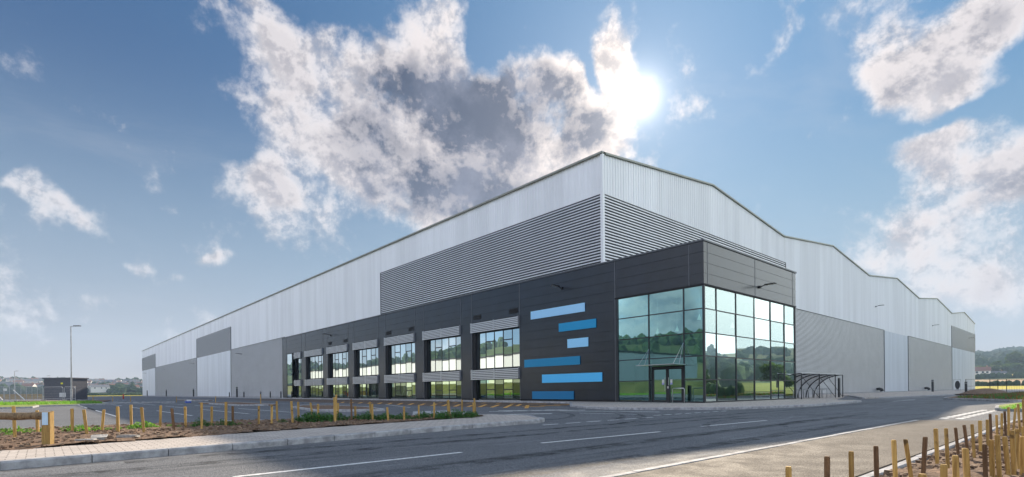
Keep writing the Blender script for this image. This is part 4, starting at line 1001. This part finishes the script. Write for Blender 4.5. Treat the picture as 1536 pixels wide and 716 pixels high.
for j, s in enumerate([(264.6, 594.5, 264.6, 602.8), (323.6, 594.8, 323.4, 603.8), (391, 591.5, 391, 605.3), (195.7, 595, 195.8, 602.8), (139.5, 594, 139.5, 603), (169, 595.3, 169, 601.5)]):
    stake(*s, .07, 'small distant timber stake %s' % ('in the dark strip behind the parking bays', 'below the pale lower wall panel', 'before the three low bollards', 'just left of the warehouse corner', 'on the verge right of the kiosk fence', 'on the brown strip well right of the kiosk')[j], 'timber stakes in the far beds')

# knee rail on the left ------------------------------------------------
x, y = G(72, 668.3)
kr = thing('knee_rail', 'round log knee rail on a square timber post at the left edge', 'knee rail', (x, y, 0))
rx, ry = math.cos(PHI+.06), -math.sin(PHI+.06)
mb = MB(); c = .062; rot = -PHI+.25
pts = [(x+math.cos(rot+a)*c*1.414, y+math.sin(rot+a)*c*1.414) for a in (PI/4, 3*PI/4, 5*PI/4, 7*PI/4)]
mb.prism(pts, -.1, .585); mb.make('post', M_WOOD, kr)
mb = MB(); n = 24; P = [(x-rx*(.02+t*2.8/n), y-ry*(.02+t*2.8/n), .515+.004*math.sin(t)) for t in range(n+1)]
mb.tube(P, [.066+.004*math.sin(t*1.7) for t in range(n+1)], 14); mb.make('log_rail', M_LOG, kr, True)
nx_, ny_ = math.cos(rot-PI/2), math.sin(rot-PI/2); tx_, ty_ = -ny_, nx_
MB().prism([(x+nx_*q_+tx_*w_, y+ny_*q_+ty_*w_) for q_, w_ in ((c+.001, -.05), (c+.008, -.05), (c+.008, .035), (c+.001, .035))], .36, .583).make('metal_plate', M_BLUEM, kr)
MB().prism([(px_-rx*2.8, py_-ry*2.8) for px_, py_ in pts], -.1, .585).make('post', M_WOOD, kr)

# broken concrete pieces ------------------------------------------------
def chunk(px, py, w, d, h, rot, label, tilt=0):
    x, y = G(px, py); r = random.Random(int(px)); bm = bmesh.new(); bmesh.ops.create_cube(bm, size=1)
    bmesh.ops.scale(bm, vec=(w, d, h), verts=bm.verts); bmesh.ops.bevel(bm, geom=bm.edges[:], offset=.012, segments=1, affect='EDGES')
    for v in bm.verts: v.co += Vector((r.uniform(-1, 1)*.02, r.uniform(-1, 1)*.02, r.uniform(-1, 1)*.006))
    bmesh.ops.rotate(bm, matrix=Matrix.Rotation(rot, 3, 'Z') @ Matrix.Rotation(tilt, 3, 'X'), verts=bm.verts)
    me = bpy.data.meshes.new('concrete_piece'); bm.to_mesh(me); bm.free(); me.materials.append(M_STONE)
    o = bpy.data.objects.new('concrete_piece', me); COL.objects.link(o); o.location = (x, y, h/2+.02)
    return tag(o, label, 'rubble', 'broken concrete pieces on the soil')
chunk(130, 663.5, .30, .16, .04, .3-PHI, 'flat grey concrete piece lying left of the tilted one')
chunk(149, 661.5, .24, .20, .075, .6-PHI, 'pale tilted concrete block, brightest of the three pieces', .25)
chunk(193, 658, .36, .16, .05, .1-PHI, 'flat slab of concrete right of the other two pieces')

# ------------------------------------------------------------------ low plants
def leafy(r, n, rad, hgt, size, flat=False):
    mb = MB()
    for _ in range(n):
        a = r.uniform(0, 2*PI); q = r.random()**.5*rad; z = r.uniform(.05, 1)*hgt*(1-.5*q/rad)
        c = Vector((math.cos(a)*q, math.sin(a)*q, z)); s = size*r.uniform(.6, 1.3)
        u = Vector((r.gauss(0, 1), r.gauss(0, 1), r.gauss(0, .5))).normalized(); w = u.cross(Vector((r.gauss(0, .6), r.gauss(0, .6), 1))).normalized()
        mb.face([c-u*s, c-w*s*.55+u*s*.1, c+u*s, c+w*s*.55+u*s*.1])
    for _ in range(max(3, n//14)):
        a = r.uniform(0, 2*PI); q = r.random()*rad*.8; mb.tube([(q*.3*math.cos(a), q*.3*math.sin(a), 0), (q*math.cos(a), q*math.sin(a), hgt*.8)], .006, 4)
    return mb
def plant_kind(name, label, mat, n, rad, hgt, size, spots, group, seed):
    r = random.Random(seed); src = [leafy(r, n, rad, hgt, size).make(name, mat) for _ in range(2)]; used = [False, False]
    order = sorted(range(len(spots)), key=lambda q: spots[q][0]); rank = {q: n for n, q in enumerate(order)}
    for i, (px, py, s) in enumerate(spots):
        k = i % 2
        if used[k]: o = src[k].copy(); COL.objects.link(o)
        else: o = src[k]; used[k] = True
        x, y = G(px, py); o.location = (x, y, .01); o.rotation_euler.z = r.uniform(0, 6); o.scale = (s, s, s*r.uniform(.8, 1.2)); tag(o, label % nth(rank[i]), 'plant', group)
rw = random.Random(5)
plant_kind('young_shrub', 'dark green broad-leaved young shrub, %s from the left in the left soil strip', M_LEAFD, 150, .26, .34, .045,
           [(460+i*8.2+rw.uniform(-3, 3), 632.5-i*.17+rw.uniform(-1.5, 1.0), rw.uniform(.5, .95)) for i in range(32)]+[(466, 634, 1.25), (484, 634, 1.1), (300, 641, .7), (312, 641, .55), (333, 640, .6), (345, 640, .6), (424, 635.5, .5), (447, 634, .55)], 'shrubs in the left planting strip', 11)
plant_kind('weed', 'bright green weed clump, %s from the left along the left soil strip', M_LEAFW, 70, .16, .17, .032,
           [(rw.uniform(0, 290), 0, 0) for _ in range(0)]+[(8, 651, .9), (25, 650, 1.1), (40, 651, .9), (60, 650, .6), (14, 655, .6), (103, 648, .9), (112, 649, .9), (124, 648, 1.0), (120, 643, .8), (145, 646, .7), (163, 646, .5), (140, 648, .6), (197, 645, .7), (205, 644, 1.1), (214, 643, 1.3), (222, 644, 1.0), (226, 642, .9), (236, 643, .5), (255, 641, .6), (178, 646, .5), (268, 641, .4), (290, 640, .5), (360, 638, .5), (375, 637, .4), (69, 649, .5)], 'weeds in the left soil strip', 12)
mb = MB(); rg = random.Random(9)         # grass and ground cover
def blades(mb, poly_test, bb, n, h, r):
    for _ in range(n):
        x = r.uniform(bb[0], bb[1]); y = r.uniform(bb[2], bb[3])
        if not poly_test(x, y): continue
        a = r.uniform(0, PI); hh = h*r.uniform(.4, 1.2); w = hh*.22; dx, dy = math.cos(a)*w, math.sin(a)*w; lx, ly = r.gauss(0, hh*.3), r.gauss(0, hh*.3)
        mb.face([(x-dx, y-dy, 0), (x+dx, y+dy, 0), (x+lx, y+ly, hh)])
blades(mb, lambda x, y: True, (-75, -34, 37.5, 66), 9000, .28, rg); blades(mb, lambda x, y: True, (-34, -26.5, 47.5, 60), 2500, .22, rg)
tag(mb.make('grass', M_LEAFW), kind='stuff')
mb = MB(); blades(mb, lambda x, y: True, (-3, 9.5, -22, -13.9), 14000, .10, rg); tag(mb.make('grass', M_LEAFW), kind='stuff')
mb = MB()
def islt(x, y): return y < -9.0-.02*(x-22) and y > -13.4 and not (x < 21.5 and y > -13.6+(x-14)*.62)
blades(mb, islt, (14.5, 62, -14, -8), 9000, .20, rg); tag(mb.make('ground_cover', M_LEAFD), kind='stuff')
mb = MB(); blades(mb, islt, (14.5, 62, -14, -8), 2200, .26, rg); tag(mb.make('ground_cover', M_LEAFR), kind='stuff')
# soil heap on the island
mb = MB()
hx, hy = G(1478, 590.5); n = 14
for i in range(n):
    for j in range(n):
        def hp_(i, j):
            u, v_ = (i/n-.5)*2, (j/n-.5)*2; rr_ = max(0, 1-u*u-v_*v_); x = hx+u*6; y = hy+v_*2.2
            return (x, y, .0+rr_*.62+mnoise.noise(Vector((x, y, 0)))*.12*rr_)
        mb.face([hp_(i, j), hp_(i+1, j), hp_(i+1, j+1), hp_(i, j+1)])
tag(mb.make('soil_heap', M_SOIL, None), 'low heap of brown soil on the right planted island', 'soil heap')

# ------------------------------------------------------------------ kiosk, lamps, site fences (left distance)
kx0, ky0 = at(66, 86); kx1, ky1 = at(107.5, 86)
D_ = Vector((kx1-kx0, ky1-ky0)); W_ = D_.length; cx, cy = (kx0+kx1)/2, (ky0+ky1)/2
ks = thing('substation_kiosk', 'dark grey slatted substation kiosk behind mesh site fencing', 'kiosk', (cx, cy, 0)); ks.rotation_euler.z = math.atan2(D_.y, D_.x)
def kmake(mb, n, m, par=None):      # local-space part
    me = MB.make(mb, n, m); me.parent = par or ks; return me
mb = MB(); zz = .0
while zz < 3.3: mb.box(-W_/2, W_/2, 0, 3.2, zz, zz+.205); mb.box(-W_/2+.02, W_/2-.02, .02, 3.18, zz+.2, zz+.235); zz += .23
kmake(mb, 'slatted_wall', M_KIOSK); kmake(MB().box(-W_/2-.15, W_/2+.15, -.15, 3.35, 3.42, 3.62), 'roof', M_KIOSK)
v_ = kmake(MB().box(W_/2-1.95, W_/2-.95, -.06, -.001, .45, 1.15), 'vent', M_PLASTIC); mb = MB()
for i in range(5): mb.box(W_/2-1.85, W_/2-1.05, -.075, -.061, .53+i*.11, .57+i*.11)
kmake(mb, 'vent_slats', M_GALV, v_); kmake(MB().box(W_/2-1.75, W_/2-1.40, -.02, -.001, 2.55, 2.80), 'warning_sign', M_YSIGN)
def lamp_post(loc, hh, face, label, r=.09):
    o = thing('street_lamp', label, 'street lamp', loc, 'street lamps left of the warehouse')
    x, y, z = loc; ax, ay = math.cos(face), math.sin(face)
    mb = MB(); mb.tube([(x, y, -.1), (x, y, 1.6)], r*1.5, 8); mb.make('base', M_GALV, o)
    mb = MB(); mb.tube([(x, y, 1.6), (x, y, hh)], [r, r*.65], 8); mb.make('pole', M_GALV, o)
    mb = MB(); mb.tube([(x, y, hh-.05), (x+ax*.5, y+ay*.5, hh+.02)], r*.45, 6); mb.make('arm', M_GALV, o)
    p = Vector((x+ax*.9, y+ay*.9)); t = Vector((ax, ay)); n = Vector((-ay, ax)); q = [p-t*.5-n*.14, p+t*.35-n*.17, p+t*.35+n*.17, p-t*.5+n*.14]
    mb = MB(); mb.prism([(v.x, v.y) for v in q], hh-.02, hh+.08); mb.make('lamp_head', M_BPOST, o)
x, y = G(107.3, 601.7); lamp_post((x, y, 0), 10.0, -PHI, 'tall grey street lamp in front of the kiosk fence')
x, y = at(22, 190); lamp_post((x, y, 0), 9.4, -PHI, 'distant street lamp near the left edge, left of the kiosk', .15)
x, y = at(71, 236); lamp_post((x, y, 0), 9.3, -PHI, 'most distant street lamp, just above the kiosk roof', .18)
def heras(px0, px1, dep, label, dep2=None):
    a = Vector(at(px0, dep)); b = Vector(at(px1, dep2 or dep)); o = thing('site_fence_panel', label, 'fence panel', (a.x, a.y, 0), 'temporary site fence panels')
    mb = MB(); e = (b-a)*.06; H_ = 2.0
    mb.tube([(a.x, a.y, 0), (a.x, a.y, H_-.2), (a.x+e.x, a.y+e.y, H_), (b.x-e.x, b.y-e.y, H_), (b.x, b.y, H_-.2), (b.x, b.y, 0)], .035, 6); mb.tube([(a.x, a.y, .25), (b.x, b.y, .25)], .03, 5); mb.make('tube_frame', M_GALV, o)
    mb = MB(); n = int((b-a).length/.12)
    for i in range(1, n): p = a+(b-a)*i/n; mb.box(p.x-.004, p.x+.004, p.y-.004, p.y+.004, .25, H_)
    for z in (.6, 1.0, 1.4, 1.8): mb.tube([(a.x, a.y, z), (b.x, b.y, z)], .005, 4)
    mb.make('wire_infill', M_GALV, o)
    mb = MB(); mb.box(a.x-.3, a.x+.3, a.y-.12, a.y+.12, 0, .14); mb.make('foot_block', M_STONE, o)
heras(65.5, 94.5, 78, 'wide temporary mesh panel directly before the kiosk'); heras(96.5, 113, 78, 'temporary mesh panel right of the lamp post base')
lf = thing('boundary_fence', 'grey chain link fence with tall posts left of the kiosk', 'fence', (*at(30, 100), 0))
mb = MB(); ms = MB(); a = Vector(at(-40, 84)); b = Vector(at(64, 92))
for i in range(13): 
    p = a+(b-a)*i/12; mb.tube([(p.x, p.y, 0), (p.x, p.y, 2.3)], .05, 6)
ms.tube([(a.x, a.y, 2.25), (b.x, b.y, 2.25)], .02, 4)
n = 170
for i in range(n): p = a+(b-a)*i/n; ms.box(p.x-.007, p.x+.007, p.y-.007, p.y+.007, .1, 2.25)
for z in (.5, 1.0, 1.5, 1.9): ms.tube([(a.x, a.y, z), (b.x, b.y, z)], .008, 4)
mb.make('fence_posts', M_GALV, lf); ms.make('wire_mesh', M_GALV, lf)
for k, (p0, p1) in enumerate((((20, 82), (37, 82)), ((-10, 82), (4, 82)))):
    a = Vector(at(*p0)); b = Vector(at(*p1)); mb = MB(); mb.tube([(a.x, a.y, 1.65), (b.x, b.y, .1)], .055, 6)
    tag(mb.make('prop_bar', M_PLASTIC), ('white slanting prop bar on the fence left of the kiosk', 'white slanting prop bar at the extreme left edge')[k], 'prop')
tr = thing('timber_trip_rail', 'cream timber trip rail with close posts behind the chain link fence', 'rail', (*at(30, 105), 0))
mb = MB(); ps = MB(); a = Vector(at(-40, 100)); b = Vector(at(63, 106)); mb.tube([(a.x, a.y, .95), (b.x, b.y, .95)], .09, 6); mb.make('rail', M_WOOD, tr)
for i in range(46): p = a+(b-a)*i/45; ps.box(p.x-.09, p.x+.09, p.y-.09, p.y+.09, 0, .9)
ps.make('posts', M_WOOD, tr)
x, y = at(7, 80); sg = thing('notice_board', 'small white notice board on a thin post at the left edge', 'sign', (x, y, 0)); MB().box(x-.02, x+.02, y-.02, y+.02, 0, 1.9).make('post', M_GALV, sg)
q = Vector((math.cos(PHI), -math.sin(PHI))); mb = MB(); mb.prism([(x-q.x*.2, y-q.y*.2), (x+q.x*.3, y+q.y*.3), (x+q.x*.3+.02, y+q.y*.3+.02), (x-q.x*.2+.02, y-q.y*.2+.02)], 1.5, 1.85); mb.make('board', M_PLASTIC, sg)
x, y = G(185, 598.6); rp = thing('marker_post', 'small red marker post in the distance left of the warehouse', 'marker', (x, y, 0)); mb = MB(); mb.tube([(x, y, 0), (x, y, .75)], .10, 8); mb.make('post', M_RED, rp); mb = MB(); mb.tube([(x, y, .75), (x, y, .82)], .16, 8); mb.make('cap', M_RED, rp)
x, y = G(282, 602.8); bg_ = thing('barrier_foot', 'small blue and white plastic barrier foot on the far asphalt', 'barrier foot', (x, y, 0)); MB().box(x-.25, x+.25, y-.2, y+.2, ROADZ, .06).make('block', M_BLUEP, bg_); MB().box(x-.12, x+.3, y-.12, y+.1, .06, .22).make('sleeve', M_PLASTIC, bg_)

# ------------------------------------------------------------------ distance: fields, hedges, houses, trees
def az_pt(deg, s):
    w = PHI+math.radians(deg); return CAM.x+s*math.sin(w), CAM.y+s*math.cos(w)
def patch(name, a0, a1, s0, s1, mat, lift=.25, na=24, ns=10, jag=0):
    mb = MB()
    def P(i, j):
        s = s0+(s1-s0)*j/ns; x, y = az_pt(a0+(a1-a0)*i/na, s); return (x, y, terr(x, y)+lift)
    for i in range(na):
        for j in range(ns): mb.face([P(i, j), P(i+1, j), P(i+1, j+1), P(i, j+1)])
    return struct(name, mb, mat, True)
patch('crop_field', 38.2, 47, 128, 330, M_YFIELD, .12); patch('crop_field', 47, 70, 128, 330, M_GFIELD, .12); patch('crop_field', 38.2, 60, 385, 560, M_BFIELD, .2);patch('crop_field', 42.2, 56, 640, 760, M_YFIELD, .3)
patch('crop_field', -46, -33.5, 470, 560, M_BFIELD, .2); patch('crop_field', -46, -33.5, 330, 420, M_YFIELD, .15)
patch('crop_field', 70, 125, 60, 330, M_GFIELD, .14); 
def hedge(a0, a1, s, h, w, label, n=60):
    mb = MB(); r = random.Random(int(s*7+a0*13))
    for i in range(n):
        t = (i+.5)/n; a = a0+(a1-a0)*t; x, y = az_pt(a+r.uniform(-.1, .1), s+r.uniform(-w, w)*.3); z = terr(x, y)
        L = abs(a1-a0)*PI/180*s/n
        bm = bmesh.new(); bmesh.ops.create_icosphere(bm, subdivisions=2, radius=1)
        b = len(mb.v); sx, sy, sz = L*r.uniform(.7, 1.1), w*r.uniform(.7, 1.1), h*r.uniform(.75, 1.15)
        for v in bm.verts:
            c = v.co*(1+.22*mnoise.noise(v.co*2.5+Vector((i, s, 0)))); mb.v.append((x+c.x*sx, y+c.y*sx, z+h*.3+c.z*sz*.7))
        for f in bm.faces: mb.f.append(tuple(b+v.index for v in f.verts)); mb.mi.append(0)
        bm.free()
    return tag(mb.make('hedge', M_HEDGE), label, 'hedge')
hedge(38, 60, 352, 2.6, 2.5, 'dark hedge between the yellow field and the beige field at right', 90)
hedge(38, 60, 600, 5.0, 4, 'tree lined hedge in front of the far houses at right', 90)
hedge(42, 58, 782, 7, 5, 'higher dark hedge above the small upper yellow field at right', 60)
hedge(52, 120, 84, 1.9, 1.6, 'unseen hedge added to darken the lower panes of the glazed corner', 90)  # added out of view so the lower panes reflect something darker
hedge(-60, -33.5, 445, 1.8, 3, 'low hedge beyond the pale field at the left horizon', 90)
def leafball(bm_mb, c, rx, rz, n, size, r):
    for _ in range(n):
        d = Vector((r.gauss(0, 1), r.gauss(0, 1), r.gauss(0, 1))).normalized()*r.uniform(.65, 1.05)
        p = c+Vector((d.x*rx, d.y*rx, d.z*rz)); u = Vector((r.gauss(0, 1), r.gauss(0, 1), r.gauss(0, 1))).normalized(); w = u.orthogonal().normalized(); s = size*r.uniform(.6, 1.3)
        bm_mb.face([p-u*s, p-w*s, p+u*s, p+w*s])
def make_tree(H_, R_, seed, leaves, size):
    r = random.Random(seed); root = thing('broadleaf_tree', 'x', 'tree')
    mb = MB(); mb.tube([(0, 0, -.5), (0, 0, H_*.3), (r.uniform(-.3, .3), r.uniform(-.3, .3), H_*.7)], [R_*.07, R_*.055, R_*.02], 7)
    for _ in range(5):
        a = r.uniform(0, 6.28); mb.tube([(0, 0, H_*r.uniform(.25, .45)), (math.cos(a)*R_*.6, math.sin(a)*R_*.6, H_*r.uniform(.55, .8))], [R_*.03, R_*.01], 5)
    mb.make('trunk', M_TRUNK, root)
    mb = MB(); k = 9
    for _ in range(k):
        a = r.uniform(0, 6.28); q = r.random()**.5*R_*.6; c = Vector((math.cos(a)*q, math.sin(a)*q, H_*r.uniform(.38, .82)))
        leafball(mb, c, R_*r.uniform(.35, .55), H_*r.uniform(.13, .2), leaves//k, size, r)
    mb.make('crown', M_LEAF, root); return root
t1 = make_tree(11, 5.5, 1, 1500, .55); t2 = make_tree(9, 6, 2, 1500, .55); t3 = make_tree(14, 5, 3, 1500, .55)
used_t = set()
def put_tree(src, a, s, sc, label, group):
    if src in used_t: o = copy_tree(src)
    else: o = src; used_t.add(src)
    x, y = az_pt(a, s); o.location = (x, y, terr(x, y)); o.rotation_euler.z = rnd.uniform(0, 6); o.scale = (sc*1.15, sc*1.15, sc); tag(o, label, 'tree', group)
def px_az(px): return math.degrees(math.atan2(px-768+4, FPX))
T3 = [t1, t2, t3]
for i, (px, s, sc, lab) in enumerate([(1463, 690, 1.15, 'dark tree just right of the warehouse corner, behind the pink-white house'), (1484, 680, 1.45, 'large round tree between the two far houses'), (1493, 700, 1.2, 'broad tree overlapping the large round one on its right'), (1506, 690, 1.1, 'tree beside the far white house on its right'),
                                      (1517, 700, 1.6, 'tree at the lower end of the dark wood at right'), (1523, 720, 1.8, 'second tree up the slope of the right-hand wood'), (1530, 730, 2.0, 'third tree up the slope of the right-hand wood'), (1538, 745, 2.2, 'tallest tree at the right photo edge')]):
    put_tree(T3[i % 3], px_az(px), s, sc, lab, 'trees at the foot of the right-hand hill')
for i in range(16):      # trees beyond the camera's right shoulder, seen in the corner glazing
    put_tree(T3[i % 3], 60+i*5.2+rnd.uniform(-1.5, 1.5), rnd.uniform(95, 210), rnd.uniform(.55, 1.0), 'roadside tree mirrored in the glazed corner, %s round from the fields' % nth(i), 'trees mirrored in the corner glazing')
def make_house(w, d, h, rh, wall, roof, name='house'):
    root = thing(name, 'x', 'house')
    mb = MB(); mb.box(-w/2, w/2, -d/2, d/2, -1.5, h); mb.face([(-w/2, -d/2, h), (-w/2, d/2, h), (-w/2, 0, h+rh)]); mb.face([(w/2, -d/2, h), (w/2, d/2, h), (w/2, 0, h+rh)]); mb.make('wall', wall, root)
    mb = MB()
    for s in (-1, 1): mb.face([(-w/2-.3, s*(d/2+.4), h-.2), (w/2+.3, s*(d/2+.4), h-.2), (w/2+.3, 0, h+rh+.1), (-w/2-.3, 0, h+rh+.1)])
    rf = mb.make('roof', roof, root); mb = MB(); mb.box(w*.25, w*.25+.8, -.4, .4, h+rh*.5, h+rh+1.1); mb.make('chimney', M_HOUSEB, rf)
    for x in (-w*.3, w*.05, w*.3): MB().box(x-.6, x+.6, -d/2-.04, -d/2-.001, 3.2, 4.5).make('window', M_WIN, root)
    return root
h1 = make_house(9, 8, 5, 2.6, M_HOUSEW, M_TILE); h2 = make_house(11, 7, 5, 2.4, M_HOUSEB, M_SLATE); h3 = make_house(18, 8, 5.2, 2.6, M_HOUSEW, M_SLATE)
HS = [h1, h2, h3]; used_h = set()
def put_house(src, a, s, sc, label, group, rot=None):
    if src in used_h: o = copy_tree(src)
    else: o = src; used_h.add(src)
    x, y = az_pt(a, s); o.location = (x, y, terr(x, y)+(1.5 if a < 0 else 0)); o.scale = (sc, sc, sc)
    o.rotation_euler.z = (-PHI-math.radians(a)+rnd.uniform(-.5, .5)) if rot is None else rot; tag(o, label, 'house', group)
put_house(h1, px_az(1469), 660, 1.35, 'pinkish white house right of the warehouse corner', 'far houses at right', -PHI-.7)
put_house(h3, px_az(1491), 672, .75, 'long white house with many windows between the far trees', 'far houses at right', -PHI-.7)
put_house(h2, px_az(1500), 690, .8, 'red brick house behind the long white one', 'far houses at right', -PHI-.7)
rh = random.Random(21); spots = []
for _ in range(2000):
    if len(spots) >= 92: break
    a = rh.uniform(-45, -33.6); s = rh.uniform(650, 980)
    if all(abs(a-b)*s*PI/180 > 11 or abs(s-t) > 16 for b, t in spots): spots.append((a, s))
spots.sort()
for i, (a, s) in enumerate(spots): put_house(HS[i % 3], a, s, rh.uniform(.75, 1.0), ('red-roofed white house, %s from the left of its kind on the left hillside', 'small brick house, %s from the left of its kind on the left hillside', 'long white terrace, %s from the left of its kind on the left hillside')[i % 3] % nth(i//3), 'houses on the left hillside')
# woods
def wood(name, a0, a1, s0, s1, n, r0, r1, seed, dens=None, mat=None):
    mb = MB(); r = random.Random(seed)
    bm = bmesh.new(); bmesh.ops.create_icosphere(bm, subdivisions=2, radius=1); V = [v.co.copy() for v in bm.verts]; F = [tuple(v.index for v in f.verts) for f in bm.faces]; bm.free()
    for i in range(n):
        a = r.uniform(a0, a1); s = r.uniform(s0, s1); x, y = az_pt(a, s)
        if dens is not None and mnoise.noise(Vector((x*.011, y*.011, seed))) < dens: continue
        z = terr(x, y); R_ = r.uniform(r0, r1); sz = r.uniform(.8, 1.3); b = len(mb.v); of_ = Vector((i*1.7, i*.3, seed))
        for v in V:
            k = 1+.55*mnoise.noise(v*2.3+of_)+.25*mnoise.noise(v*5+of_); mb.v.append((x+v.x*R_*k, y+v.y*R_*k, z+R_*.5+v.z*R_*sz*k))
        for f in F: mb.f.append(tuple(b+q for q in f)); mb.mi.append(0)
    return tag(mb.make(name, M_HEDGE), kind='stuff')
wood('hillside_wood', -62, -33, 610, 1050, 1500, 2.6, 5.6, 31, -.05)
wood('hillside_wood', -62, -33, 985, 1060, 420, 3.5, 6.5, 36)
wood('hillside_wood', 36, 62, 860, 1560, 2000, 6, 11, 32, -.12)
wood('hillside_wood', 44.3, 60, 690, 840, 320, 5, 9, 33)
wood('hillside_wood', -150, -62, 330, 720, 1400, 3.5, 7, 34, .02)
wood('hillside_wood', 62, 180, 380, 1400, 1500, 5, 10, 35, 0)
# grass bank and neighbouring white unit, both mirrored in the office bays
mb = MB(); bp = [(-62, -30), (-62, 60), (-60, 150), (-62, 300)]
for i in range(3):
    (xa_, ya_), (xb_, yb2) = bp[i], bp[i+1]
    for (o0, z0), (o1, z1) in (((0, -.1), (5, 2.6)), ((5, 2.6), (12, 3.0)), ((12, 3.0), (20, 0))): mb.face([(xa_-o0, ya_, z0), (xb_-o0, yb2, z0), (xb_-o1, yb2, z1), (xa_-o1, ya_, z1)])
struct('grass_bank', mb, M_BANK, True)
nu = thing('neighbouring_unit', 'white flat-roofed industrial unit mirrored in the upper office windows', 'industrial unit', (-120, 190, 0))
MB().box(-150, -86, 84, 300, -.2, 12.8).make('wall', M_WHITEB, nu); MB().box(-150.2, -85.8, 83.8, 300.2, 12.8, 13.3).make('parapet', M_DTRIM, nu)
for i in range(5): MB().box(-85.999, -85.9, 96+i*34, 103+i*34, 3.5, 8.5).make('blue_panel', M_BLUEM, nu)

# ------------------------------------------------------------------ haze
HAZE = .00033
m = bpy.data.materials.new('haze_air'); m.use_nodes = True; T = NT(m.node_tree); T.n.clear()
out = T.new('ShaderNodeOutputMaterial'); pv = T.new('ShaderNodeVolumePrincipled'); pv.inputs['Color'].default_value = (.58, .77, 1, 1); pv.inputs['Density'].default_value = HAZE; pv.inputs['Anisotropy'].default_value = 0
T.l.new(pv.outputs[0], out.inputs['Volume'])
hzb = MB().box(-1800, 1800, -1800, 1800, -1.3, 160).make('haze', m); tag(hzb, kind='stuff')
